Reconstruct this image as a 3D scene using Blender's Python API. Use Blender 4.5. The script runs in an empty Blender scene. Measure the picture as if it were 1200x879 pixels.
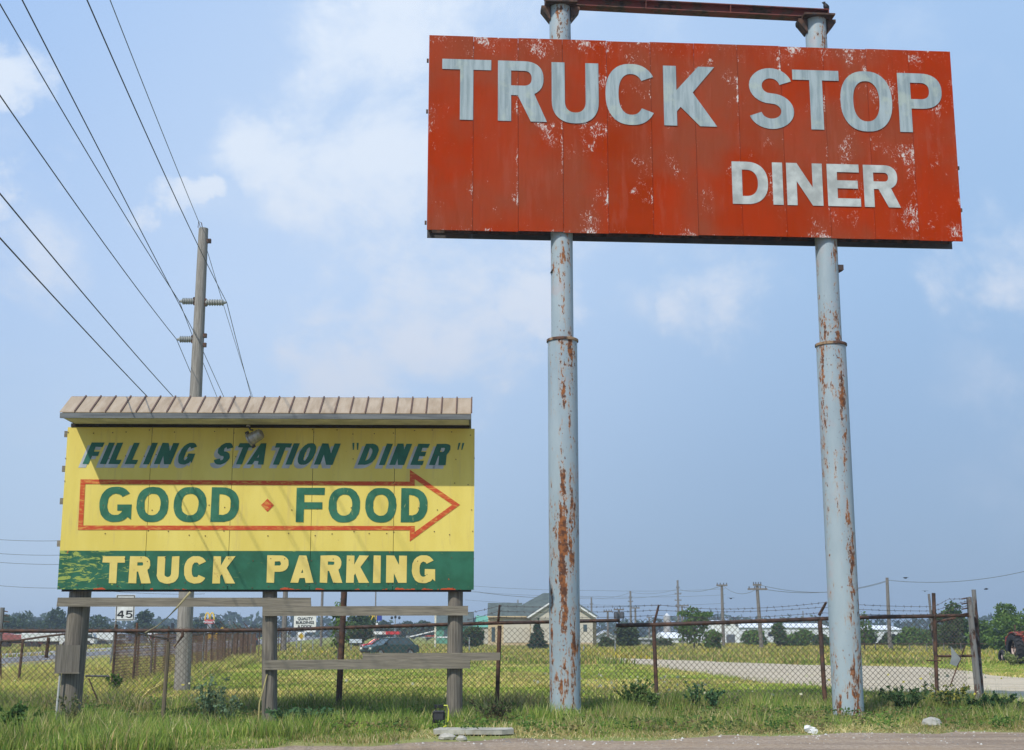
import bpy, math, random
import numpy as np
from mathutils import Vector, Matrix
from mathutils.geometry import tessellate_polygon

# ------------------------------------------------------------------ camera, sky, sun
SC = bpy.context.scene
COL = SC.collection
F = 1540.0; HC = 1.3; TH = math.atan(302.5/1540.0)
cT, sT = math.cos(TH), math.sin(TH)
cam_d = bpy.data.cameras.new('camera'); cam = bpy.data.objects.new('camera', cam_d); COL.objects.link(cam)
cam_d.lens = 36.0*F/1200.0; cam_d.sensor_width = 36.0; cam_d.clip_start = 0.1; cam_d.clip_end = 6000
cam.location = (0, 0, HC); cam.rotation_euler = (math.pi/2+TH, 0, 0)
SC.camera = cam
SC.view_settings.view_transform = 'Standard'; SC.view_settings.look = 'None'
SC.view_settings.exposure = 0.0; SC.view_settings.gamma = 1.0
SC.cycles.max_bounces = 6; SC.cycles.transparent_max_bounces = 16; SC.cycles.volume_bounces = 0

SUN_FROM = Vector((-0.42, -0.70, 0.88)).normalized()      # towards the sun
sun_el = math.asin(SUN_FROM.z); sun_az = math.atan2(SUN_FROM.x, SUN_FROM.y)
sd = bpy.data.lights.new('sun', 'SUN'); sd.energy = 3.9; sd.angle = math.radians(0.6); sd.color = (1.0, 0.95, 0.86)
sun = bpy.data.objects.new('sun', sd); COL.objects.link(sun)
sun.rotation_euler = SUN_FROM.to_track_quat('Z', 'Y').to_euler(); sun.location = (-30, -30, 60)

def ray(u, v):
    x = (u-600)/F; up = (439.5-v)/F
    return Vector((x, cT-up*sT, sT+up*cT))

W = bpy.data.worlds.new('World'); SC.world = W; W.use_nodes = True
def build_world():
    nt = W.node_tree; nt.nodes.clear(); L = nt.links.new
    def nd(t, **k):
        n = nt.nodes.new(t)
        for a, b in k.items(): setattr(n, a, b)
        return n
    def math_(op, a, b=None, clamp=False):
        n = nd('ShaderNodeMath', operation=op, use_clamp=clamp)
        for i, s in enumerate((a, b)):
            if s is None: continue
            if hasattr(s, 'is_output'): L(s, n.inputs[i])
            else: n.inputs[i].default_value = s
        return n.outputs[0]
    out = nd('ShaderNodeOutputWorld'); bg = nd('ShaderNodeBackground'); bg.inputs[1].default_value = 0.1
    tc = nd('ShaderNodeTexCoord'); d = tc.outputs['Generated']
    sky = nd('ShaderNodeTexSky', sky_type='NISHITA'); sky.sun_disc = False
    sky.sun_elevation = sun_el; sky.sun_rotation = sun_az; sky.altitude = 200
    sky.air_density = 1.0; sky.dust_density = 2.0; sky.ozone_density = 2.0
    sep = nd('ShaderNodeSeparateXYZ'); L(d, sep.inputs[0])
    # summer haze: pale blue air added on the clear sky, paler to the left, greyer low down to the right
    rp = nd('ShaderNodeValToRGB'); L(sep.outputs[2], rp.inputs[0])
    e = rp.color_ramp.elements
    e[0].position = 0.0; e[0].color = (.415, .55, .73, 1)
    e[1].position = 0.55; e[1].color = (.37, .60, 1.0, 1)
    q = e.new(0.12); q.color = (.43, .59, .81, 1)
    q = e.new(0.26); q.color = (.43, .62, .94, 1)
    rp2 = nd('ShaderNodeValToRGB'); L(sep.outputs[2], rp2.inputs[0])
    e = rp2.color_ramp.elements
    e[0].position = 0.0; e[0].color = (.28, .405, .59, 1)
    e[1].position = 0.55; e[1].color = (.46, .67, 1.0, 1)
    q = e.new(0.12); q.color = (.325, .475, .70, 1)
    q = e.new(0.26); q.color = (.39, .585, .87, 1)
    side = nd('ShaderNodeMapRange'); side.interpolation_type = 'SMOOTHSTEP'; L(sep.outputs[0], side.inputs[0])
    side.inputs[1].default_value = -.35; side.inputs[2].default_value = .25
    mx = nd('ShaderNodeMix', data_type='RGBA'); L(side.outputs[0], mx.inputs[0]); L(rp.outputs[0], mx.inputs[6]); L(rp2.outputs[0], mx.inputs[7])
    sc10 = nd('ShaderNodeVectorMath', operation='SCALE'); L(mx.outputs[2], sc10.inputs[0]); sc10.inputs[3].default_value = 10.0
    m2 = nd('ShaderNodeMix', data_type='RGBA'); m2.inputs[0].default_value = 0.88
    L(sky.outputs[0], m2.inputs[6]); L(sc10.outputs[0], m2.inputs[7])
    # clouds: fractal noise gathered into banks that stand in given directions
    mp = nd('ShaderNodeMapping'); L(d, mp.inputs[0]); mp.inputs['Scale'].default_value = (1, 1, 1.35)
    no = nd('ShaderNodeTexNoise'); L(mp.outputs[0], no.inputs[0]); no.inputs['Scale'].default_value = 9.0
    no.inputs['Detail'].default_value = 9; no.inputs['Roughness'].default_value = .62; no.inputs['Distortion'].default_value = .25
    no2 = nd('ShaderNodeTexNoise'); L(mp.outputs[0], no2.inputs[0]); no2.inputs['Scale'].default_value = 3.2; no2.inputs['Detail'].default_value = 4
    wn = nd('ShaderNodeTexNoise'); L(d, wn.inputs[0]); wn.inputs['Scale'].default_value = 7.0; wn.inputs['Detail'].default_value = 6; wn.inputs['Roughness'].default_value = .6
    ws = nd('ShaderNodeVectorMath', operation='SUBTRACT'); L(wn.outputs[1], ws.inputs[0]); ws.inputs[1].default_value = (.5, .5, .5)
    wm = nd('ShaderNodeVectorMath', operation='SCALE'); L(ws.outputs[0], wm.inputs[0]); wm.inputs[3].default_value = .20
    wd = nd('ShaderNodeVectorMath', operation='ADD'); L(d, wd.inputs[0]); L(wm.outputs[0], wd.inputs[1]); dw = wd.outputs[0]
    def bank(u, v, rad, amp, d=dw):
        c = ray(u, v).normalized()
        dn = nd('ShaderNodeVectorMath', operation='DISTANCE'); L(d, dn.inputs[0]); dn.inputs[1].default_value = c
        mr = nd('ShaderNodeMapRange'); mr.interpolation_type = 'SMOOTHSTEP'; L(dn.outputs['Value'], mr.inputs[0])
        mr.inputs[1].default_value = rad/F; mr.inputs[2].default_value = 0.0
        mr.inputs[3].default_value = 0; mr.inputs[4].default_value = amp
        return mr.outputs[0]
    tot = None
    for b in [(440, 60, 190, .40), (540, 10, 200, .38), (300, 165, 140, .46), (430, 190, 240, .42), (560, 260, 240, .28), (20, 90, 62, .50), (10, 215, 60, .26),
              (192, 262, 52, .50), (30, 320, 130, .2), (100, 200, 60, .2), (480, 360, 160, .52), (600, 345, 110, .44), (400, 425, 120, .44), (540, 420, 140, .40),
              (845, 350, 130, .34), (740, 350, 120, .15), (1190, 320, 120, .32), (640, 20, 200, .22), (250, 330, 260, .10), (1080, 20, 240, .10),
              (-300, 200, 500, .2), (1700, 200, 500, .2)]:
        o = bank(*b); tot = o if tot is None else math_('MAXIMUM', tot, o)
    # outside the frame: the same scattered cloud, chosen by slow noise
    oth = nd('ShaderNodeMapRange'); L(no2.outputs[0], oth.inputs[0]); oth.inputs[1].default_value = .48; oth.inputs[2].default_value = .7
    oth.inputs[4].default_value = .26
    tot = math_('MAXIMUM', tot, math_('MULTIPLY', oth.outputs[0], .55))
    nn = math_('MULTIPLY', math_('SUBTRACT', no.outputs[0], .5), 1.75)
    dens = math_('ADD', tot, nn)
    msk = nd('ShaderNodeMapRange'); msk.interpolation_type = 'SMOOTHSTEP'; L(dens, msk.inputs[0])
    msk.inputs[1].default_value = -.04; msk.inputs[2].default_value = .52
    gate = nd('ShaderNodeMapRange'); gate.interpolation_type = 'SMOOTHSTEP'; L(tot, gate.inputs[0]); gate.inputs[1].default_value = .02; gate.inputs[2].default_value = .22
    cov = math_('MULTIPLY', math_('MULTIPLY', msk.outputs[0], gate.outputs[0]), .92)
    # cloud tone: whiter when high, warmer and duller low
    cr = nd('ShaderNodeValToRGB'); L(sep.outputs[2], cr.inputs[0]); e = cr.color_ramp.elements
    e[0].position = .02; e[0].color = (.42, .53, .70, 1); e[1].position = .5; e[1].color = (.78, .88, 1.02, 1)
    q = e.new(.22); q.color = (.66, .735, .87, 1)
    q = e.new(.34); q.color = (.75, .84, .97, 1)
    c10 = nd('ShaderNodeVectorMath', operation='SCALE'); L(cr.outputs[0], c10.inputs[0]); c10.inputs[3].default_value = 10.0
    m3 = nd('ShaderNodeMix', data_type='RGBA'); L(cov, m3.inputs[0]); L(m2.outputs[2], m3.inputs[6]); L(c10.outputs[0], m3.inputs[7])
    veil = math_('ADD', bank(470, 170, 640, .62, d), bank(150, 560, 500, .25, d))
    m4 = nd('ShaderNodeMix', data_type='RGBA'); L(veil, m4.inputs[0]); L(m2.outputs[2], m4.inputs[6]); m4.inputs[7].default_value = (6.1, 7.5, 9.6, 1); L(m4.outputs[2], m3.inputs[6])
    L(m3.outputs[2], bg.inputs[0]); L(bg.outputs[0], out.inputs[0])
build_world()

# ------------------------------------------------------------------ helpers
RNG = np.random.default_rng(7); random.seed(5)
def at(u, v, Y):
    r = ray(u, v); s = Y/r.y
    return Vector((r.x*s, Y, HC+r.z*s))
def gp(u, v, z=0.0):
    r = ray(u, v); s = (z-HC)/r.z
    return Vector((r.x*s, r.y*s, z))
def on_plane(u, v, P, n):
    r = ray(u, v); o = Vector((0, 0, HC))
    return o + r*((P-o).dot(n)/r.dot(n))
def ppm(Y): return F*1.02/Y      # pixels of the photograph per metre near the horizon

_vn = {}
def vnoise(x, y, scale, seed=0):
    if seed not in _vn: _vn[seed] = np.random.default_rng(100+seed).random((256, 256))
    g = _vn[seed]; x = np.asarray(x)/scale; y = np.asarray(y)/scale
    xi = np.floor(x).astype(int); yi = np.floor(y).astype(int); fx = x-xi; fy = y-yi
    fx = fx*fx*(3-2*fx); fy = fy*fy*(3-2*fy)
    a = g[xi % 256, yi % 256]; b = g[(xi+1) % 256, yi % 256]; c = g[xi % 256, (yi+1) % 256]; d = g[(xi+1) % 256, (yi+1) % 256]
    return (a*(1-fx)+b*fx)*(1-fy)+(c*(1-fx)+d*fx)*fy
def inpoly(x, y, poly):
    x = np.asarray(x, float); y = np.asarray(y, float); r = np.zeros(x.shape, bool); n = len(poly)
    for i in range(n):
        x0, y0 = poly[i][0], poly[i][1]; x1, y1 = poly[(i+1) % n][0], poly[(i+1) % n][1]
        if y0 == y1: continue
        c = ((y0 > y) != (y1 > y)) & (x < (x1-x0)*(y-y0)/(y1-y0)+x0)
        r ^= c
    return r

def tag(o, label=None, cat=None, group=None, kind=None):
    if label: o['label'] = label
    if cat: o['category'] = cat
    if group: o['group'] = group
    if kind: o['kind'] = kind
    return o
ORG = {}
def thing(name, loc, label, cat, group=None):
    o = bpy.data.objects.new(name, None); COL.objects.link(o); o.location = loc; o.empty_display_size = .1
    ORG[o.name] = Vector(loc)
    return tag(o, label, cat, group)
def put(name, me, mat, parent=None, origin=None, smooth=False):
    o = bpy.data.objects.new(name, me); COL.objects.link(o)
    if mat is not None and not me.materials: me.materials.append(mat)
    base = Vector((0, 0, 0))
    if parent is not None:
        o.parent = parent; base = ORG[parent.name]
        ORG[o.name] = base
    elif origin is not None:
        base = Vector(origin); o.location = base; ORG[o.name] = base
    else: ORG[o.name] = base
    if base.length > 0: me.transform(Matrix.Translation(-base))
    if smooth:
        me.polygons.foreach_set('use_smooth', [True]*len(me.polygons))
        if smooth != 'all':
            try: me.set_sharp_from_angle(angle=math.radians(40))
            except Exception: pass
    me.update()
    return o

class MB:
    def __init__(s): s.v = []; s.f = []
    def add(s, vs, fs):
        b = len(s.v); s.v += [tuple(p) for p in vs]; s.f += [tuple(b+i for i in f) for f in fs]; return s
    def box(s, x0, x1, y0, y1, z0, z1, T=None):
        p = [(x, y, z) for z in (z0, z1) for y in (y0, y1) for x in (x0, x1)]
        if T: p = [T(*q) for q in p]
        return s.add(p, [(0, 2, 3, 1), (4, 5, 7, 6), (0, 1, 5, 4), (2, 6, 7, 3), (0, 4, 6, 2), (1, 3, 7, 5)])
    def tube(s, pts, rad, n=8, cap=True):
        pts = [Vector(p) for p in pts]; m = len(pts)
        if not hasattr(rad, '__len__'): rad = [rad]*m
        rings = []
        for i, p in enumerate(pts):
            t = (pts[min(i+1, m-1)]-pts[max(i-1, 0)]).normalized()
            a = Vector((0, 0, 1)) if abs(t.z) < .9 else Vector((0, 1, 0))
            x = t.cross(a).normalized(); y = t.cross(x).normalized()
            rings.append([p+(x*math.cos(2*math.pi*k/n)+y*math.sin(2*math.pi*k/n))*rad[i] for k in range(n)])
        vs = [q for r in rings for q in r]; fs = []
        for i in range(m-1):
            for k in range(n):
                k2 = (k+1) % n; fs.append((i*n+k, i*n+k2, (i+1)*n+k2, (i+1)*n+k))
        if cap: fs.append(tuple(range(n-1, -1, -1))); fs.append(tuple((m-1)*n+k for k in range(n)))
        return s.add(vs, fs)
    def prism(s, poly, d0, d1, T, holes=()):
        # poly (a,b) outline pushed from d0 to d1; T(a, d, b) gives the world point
        loops = [list(poly)]+[list(h) for h in holes]
        tri = tessellate_polygon([[Vector((p[0], p[1], 0)) for p in l] for l in loops])
        flat = [p for l in loops for p in l]; n = len(flat)
        vs = [T(p[0], d0, p[1]) for p in flat]+[T(p[0], d1, p[1]) for p in flat]
        fs = []
        for t in tri:
            a, b, c = [flat[i] for i in t]
            ar = (b[0]-a[0])*(c[1]-a[1])-(c[0]-a[0])*(b[1]-a[1])
            if ar < 0: t = (t[0], t[2], t[1])
            fs.append(tuple(t)); fs.append((t[2]+n, t[1]+n, t[0]+n))
        o = 0
        for l in loops:
            m = len(l)
            for i in range(m):
                j = (i+1) % m; fs.append((o+i, o+n+i, o+n+j, o+j))
            o += m
        return s.add(vs, fs)
    def ball(s, c, r, nu=10, nv=7, R=None):
        c = Vector(c); vs = []; fs = []
        for j in range(nv+1):
            ph = math.pi*j/nv
            for i in range(nu):
                a = 2*math.pi*i/nu
                p = Vector((r[0]*math.sin(ph)*math.cos(a), r[1]*math.sin(ph)*math.sin(a), r[2]*math.cos(ph)))
                if R: p = R @ p
                vs.append(c+p)
        for j in range(nv):
            for i in range(nu):
                i2 = (i+1) % nu; fs.append((j*nu+i, (j+1)*nu+i, (j+1)*nu+i2, j*nu+i2))
        return s.add(vs, fs)
    def lathe(s, prof, T, n=16):
        # prof: (r, h) pairs; T(x, y, h) -> world
        vs = []; fs = []
        for r, h in prof:
            for k in range(n):
                a = 2*math.pi*k/n; vs.append(T(r*math.cos(a), r*math.sin(a), h))
        for i in range(len(prof)-1):
            for k in range(n):
                k2 = (k+1) % n; fs.append((i*n+k, i*n+k2, (i+1)*n+k2, (i+1)*n+k))
        return s.add(vs, fs)
    def mesh(s, name='mesh'):
        me = bpy.data.meshes.new(name); me.from_pydata(s.v, [], s.f); me.update(); return me
    def build(s, name, mat, parent=None, origin=None, smooth=False, bevel=0):
        o = put(name, s.mesh(name), mat, parent, origin, smooth)
        if bevel:
            b = o.modifiers.new('bevel', 'BEVEL'); b.width = bevel; b.segments = 2; b.limit_method = 'ANGLE'
        return o

def tri_mesh(name, V, T, C=None):
    me = bpy.data.meshes.new(name); V = np.ascontiguousarray(V, np.float32); T = np.ascontiguousarray(T, np.int32)
    me.vertices.add(len(V)); me.vertices.foreach_set('co', V.ravel())
    me.loops.add(T.size); me.loops.foreach_set('vertex_index', T.ravel())
    me.polygons.add(len(T)); me.polygons.foreach_set('loop_start', np.arange(0, T.size, T.shape[1], dtype=np.int32))
    try: me.polygons.foreach_set('loop_total', np.full(len(T), T.shape[1], np.int32))
    except Exception: pass
    if C is not None:
        at_ = me.color_attributes.new('tint', 'FLOAT_COLOR', 'POINT')
        c4 = np.ones((len(V), 4), np.float32); c4[:, :3] = C; at_.data.foreach_set('color', c4.ravel())
    me.update(calc_edges=True); me.validate(); return me

# ---- node material helper
class NM:
    def __init__(s, name, rough=.8, metal=0.0, spec=.3):
        s.m = bpy.data.materials.new(name); s.m.use_nodes = True; s.nt = s.m.node_tree; s.L = s.nt.links.new
        s.b = s.nt.nodes['Principled BSDF']; s.b.inputs['Roughness'].default_value = rough
        s.b.inputs['Metallic'].default_value = metal; s.b.inputs['Specular IOR Level'].default_value = spec
        s.tc = s.nt.nodes.new('ShaderNodeTexCoord'); s.obj = s.tc.outputs['Object']
    def nd(s, t, **k):
        n = s.nt.nodes.new(t)
        for a, b in k.items(): setattr(n, a, b)
        return n
    def setv(s, sock, val):
        if hasattr(val, 'is_output'): s.L(val, sock)
        elif hasattr(val, '__len__') and len(val) == 3 and sock.type == 'RGBA': sock.default_value = (*val, 1)
        else: sock.default_value = val
    def map(s, scale, vec=None, loc=(0, 0, 0), rot=(0, 0, 0)):
        n = s.nd('ShaderNodeMapping'); s.L(vec or s.obj, n.inputs[0])
        if not hasattr(scale, '__len__'): scale = (scale,)*3
        n.inputs['Scale'].default_value = scale; n.inputs['Location'].default_value = loc; n.inputs['Rotation'].default_value = rot
        return n.outputs[0]
    def noise(s, scale, detail=4, rough=.55, vec=None, dist=0, col=False):
        n = s.nd('ShaderNodeTexNoise'); s.L(vec or s.obj, n.inputs[0]); n.inputs['Scale'].default_value = scale
        n.inputs['Detail'].default_value = detail; n.inputs['Roughness'].default_value = rough; n.inputs['Distortion'].default_value = dist
        return n.outputs[1 if col else 0]
    def rng(s, x, a, b, c=0.0, d=1.0, smooth=True):
        n = s.nd('ShaderNodeMapRange'); n.interpolation_type = 'SMOOTHSTEP' if smooth else 'LINEAR'
        s.setv(n.inputs[0], x)
        for i, q in enumerate((a, b, c, d)): n.inputs[i+1].default_value = q
        return n.outputs[0]
    def math(s, op, a, b=0.0, clamp=False):
        n = s.nd('ShaderNodeMath', operation=op, use_clamp=clamp); s.setv(n.inputs[0], a); s.setv(n.inputs[1], b); return n.outputs[0]
    def mix(s, f, a, b, mode='MIX'):
        n = s.nd('ShaderNodeMix', data_type='RGBA', blend_type=mode); s.setv(n.inputs[0], f); s.setv(n.inputs[6], a); s.setv(n.inputs[7], b); return n.outputs[2]
    def sep(s, vec=None):
        n = s.nd('ShaderNodeSeparateXYZ'); s.L(vec or s.obj, n.inputs[0]); return n.outputs
    def rand(s): return s.nd('ShaderNodeObjectInfo').outputs['Random']
    def col(s, c): s.setv(s.b.inputs['Base Color'], c); return s
    def rough(s, c): s.setv(s.b.inputs['Roughness'], c); return s
    def bump(s, h, strength=.3, dist=.01):
        n = s.nd('ShaderNodeBump'); n.inputs['Strength'].default_value = strength; n.inputs['Distance'].default_value = dist
        s.L(h, n.inputs['Height']); s.L(n.outputs[0], s.b.inputs['Normal']); return s

def flat(name, c, rough=.7, metal=0, var=.15, scale=6, dirt=None):
    m = NM(name, rough, metal); n = m.noise(scale, 5)
    a = tuple(x*(1-var) for x in c); b = tuple(min(1, x*(1+var)) for x in c)
    k = m.mix(m.rng(n, .3, .7), a, b)
    if dirt: k = m.mix(m.rng(m.noise(scale*.4, 6, .65), .5, .72, 0, .7), k, dirt)
    m.col(k); return m.m

RUST = (.20, .075, .03); RUST2 = (.10, .045, .025)
def mat_rusty(name, base, amt=.5, scale=5, zs=.35, rough=.75):
    m = NM(name, rough); v = m.map((scale, scale, scale*zs)); n = m.noise(1.0, 8, .68, v)
    r = m.mix(m.rng(m.noise(9, 4), .35, .65), (.04, .027, .02), (.12, .06, .038))
    m.col(m.mix(m.rng(n, .62-amt*.35, .68-amt*.30), base, r)); m.bump(n, .3, .004); return m.m
def mat_wood(name, base, dark=.55, zdir='z', tint=None):
    m = NM(name, .9, 0, .15)
    sc = (42, 42, 1.6) if zdir == 'z' else (1.6, 42, 42)
    n = m.noise(1.0, 7, .65, m.map(sc), .6); big = m.noise(2.2, 3)
    d = tuple(x*dark for x in base); l = tuple(min(1, x*1.2) for x in base)
    k = m.mix(m.rng(n, .33, .66), d, l); k = m.mix(m.rng(big, .45, .7, 0, .45), k, tint or tuple(x*.8 for x in base))
    cr = m.rng(m.noise(1.0, 5, .6, m.map((40, 40, .8) if zdir == 'z' else (.8, 40, 40))), .68, .73)
    k = m.mix(cr, k, tuple(x*.22 for x in base)); k = m.mix(m.rng(m.rand(), 0, 1, -.0, .28, False), k, d)
    m.col(k); m.bump(n, .6, .01); return m.m

# ------------------------------------------------------------------ ground
gravel_px = [(318, 879), (345, 875), (420, 872.5), (500, 870), (560, 869), (640, 867), (720, 866), (800, 865), (900, 863), (1000, 862), (1100, 860), (1200, 859), (1290, 857)]
gedge = [gp(*p) for p in gravel_px]
def wig(pts, amp, step, seed):
    r = random.Random(seed); out = []
    for a, b in zip(pts[:-1], pts[1:]):
        n = max(1, int((b-a).length/step))
        for i in range(n):
            p = a.lerp(b, i/n); out.append(Vector((p.x+r.uniform(-amp, amp), p.y+r.uniform(-amp, amp), 0)))
    out.append(pts[-1]); return out
_g = []
for _a, _b in zip(gedge[:-1], gedge[1:]): _g += [_a.lerp(_b, i/8) for i in range(8)]
_g.append(gedge[-1])
_n = (vnoise([p.x for p in _g], [0.0]*len(_g), .55, 41)-.5)*.75+(vnoise([p.x for p in _g], [5.0]*len(_g), 2.2, 42)-.5)*.5
gedge = [Vector((p.x, p.y+float(q), 0)) for p, q in zip(_g, _n)]
ge = wig([Vector((-9, 6, 0)), Vector((-5.2, 14.5, 0))]+gedge+[Vector((16, 19.6, 0)), Vector((60, 26, 0))], .03, .16, 1)
gravel_poly = ge+[Vector((70, -40, 0)), Vector((-60, -40, 0)), Vector((-60, -20, 0))]
drive_top = [(690, 770.8), (760, 772.6), (840, 775.6), (940, 779.2), (1010, 780.5), (1080, 782), (1130, 786), (1165, 792), (1205, 795), (1300, 797)]
drive_bot = [(1330, 842), (1210, 832), (1165, 824), (1140, 817), (1070, 815), (1010, 812), (950, 805.5), (900, 801), (870, 797), (810, 789), (760, 781), (700, 775)]
drive_poly = wig([gp(*p) for p in drive_top], .25, 1.2, 2)+wig([gp(*p) for p in drive_bot], .22, .8, 3)
RD = Vector((-.11, 1, 0))
def road_strip(x0, y0, w, ya=-60, yb=900):
    a = lambda y, o: Vector((x0+o-.11*(y-y0), y, 0))
    return [a(ya, 0), a(yb, 0), a(yb, -w), a(ya, -w)]
hw = road_strip(-15.5, 40.5, 8.2); fr = road_strip(-28.0, 77, 3.6)

def ground_mat():
    m = NM('ground_soil_and_turf', .95, 0, .1); s = m.sep()
    n1 = m.noise(.12, 5, .6); n2 = m.noise(1.1, 6, .65); n3 = m.noise(9, 5, .6)
    g = m.mix(m.rng(n2, .35, .65), (.16, .20, .055), (.27, .28, .10))
    g = m.mix(m.rng(n1, .46, .62, 0, .8), g, (.27, .23, .09))
    g = m.mix(m.rng(n3, .55, .75, 0, .5), g, (.22, .17, .09))
    far = m.rng(s[1], 60, 95); yel = m.mix(m.rng(m.noise(.5, 5, .6), .4, .62), (.16, .20, .045), (.33, .29, .06))
    m.col(m.mix(far, g, yel)); m.bump(n3, .5, .05); return m.m
def sheet(name, poly, z, mat, T=None):
    pl = [(p.x, p.y) for p in poly]
    tri = tessellate_polygon([[Vector((a, b, 0)) for a, b in pl]])
    fs = []
    for t in tri:
        a, b, c = [pl[i] for i in t]
        ar = (b[0]-a[0])*(c[1]-a[1])-(c[0]-a[0])*(b[1]-a[1])
        fs.append(tuple(t) if ar > 0 else (t[0], t[2], t[1]))
    o = MB().add([(a, b, z) for a, b in pl], fs).build(name, mat); tag(o, kind='structure'); return o
g = MB().add([(-3000, -300, 0), (3000, -300, 0), (3000, 4000, 0), (-3000, 4000, 0)], [(0, 1, 2, 3)]).build('ground', ground_mat()); tag(g, kind='structure')
def gravel_mat(name, a, b, c, tracks=False):
    m = NM(name, .95, 0, .15)
    v = m.nd('ShaderNodeTexVoronoi'); m.L(m.obj, v.inputs[0]); v.inputs['Scale'].default_value = 28
    n = m.noise(1.2, 6, .62); k = m.mix(m.rng(v.outputs['Color'], .1, .9), a, b)
    k = m.mix(m.rng(n, .42, .66, 0, .6), k, c)
    st = m.noise(1.0, 5, .62, m.map((.35, 1.6, 1), rot=(0, 0, -.25))); k = m.mix(m.rng(st, .46, .62, 0, .6), k, tuple(x*.72 for x in a))
    k = m.mix(m.rng(m.noise(60, 3), .6, .75, 0, .6), k, (.47, .44, .39))
    m.col(k); h = m.math('ADD', v.outputs['Distance'], m.noise(45, 4)); m.bump(h, .7, .02); return m.m
GRAV = gravel_mat('roadside_gravel', (.27, .20, .145), (.40, .315, .235), (.33, .24, .155))
sheet('gravel_lot', gravel_poly, .008, GRAV)
DRV = gravel_mat('pale_driveway_gravel', (.46, .385, .275), (.62, .53, .395), (.50, .40, .26))
sheet('gravel_driveway', drive_poly, .008, DRV)
def asphalt():
    m = NM('old_asphalt', .9); n = m.noise(60, 4, .7); b = m.noise(1.0, 5, .6, m.map((1.2, .08, 1)))
    k = m.mix(m.rng(n, .3, .7), (.15, .145, .145), (.23, .225, .22)); k = m.mix(m.rng(b, .45, .65, 0, .5), k, (.10, .10, .105)); m.col(k); return m.m
ASPH = asphalt()
sheet('highway', hw, .010, ASPH)
sheet('frontage_road', fr, .010, gravel_mat('pale_road', (.30, .29, .27), (.4, .39, .36), (.34, .32, .28)))
WHP = flat('road_paint_white', (.62, .62, .58), .7)
YLP = flat('road_paint_yellow', (.60, .42, .06), .7)
for off, mt in ((.25, WHP), (7.9, WHP), (3.95, YLP), (4.2, YLP)):
    st = road_strip(-15.5-off, 40.5, .12); o = sheet('road_marking', st, .015, mt)

# ------------------------------------------------------------------ letters
def arc(cx, cy, rx, ry, a0, a1, n=14):
    return [(cx+rx*math.cos(math.radians(a0+(a1-a0)*i/n)), cy+ry*math.sin(math.radians(a0+(a1-a0)*i/n))) for i in range(n+1)]
def sarc(cx, cy, rx, ry, a0, a1, n=24, p=.86):     # superellipse, a little squarer
    o = []
    for i in range(n+1):
        a = math.radians(a0+(a1-a0)*i/n); c, s = math.cos(a), math.sin(a)
        o.append((cx+rx*math.copysign(abs(c)**p, c), cy+ry*math.copysign(abs(s)**p, s)))
    return o
def stroke(pts, t):
    L, R = [], []
    for i, p in enumerate(pts):
        a = pts[max(0, i-1)]; b = pts[min(len(pts)-1, i+1)]; dx, dy = b[0]-a[0], b[1]-a[1]; l = math.hypot(dx, dy) or 1
        nx, ny = -dy/l*t[0]/2, dx/l*t[1]/2
        L.append((p[0]+nx, p[1]+ny)); R.append((p[0]-nx, p[1]-ny))
    return L+R[::-1]
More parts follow.
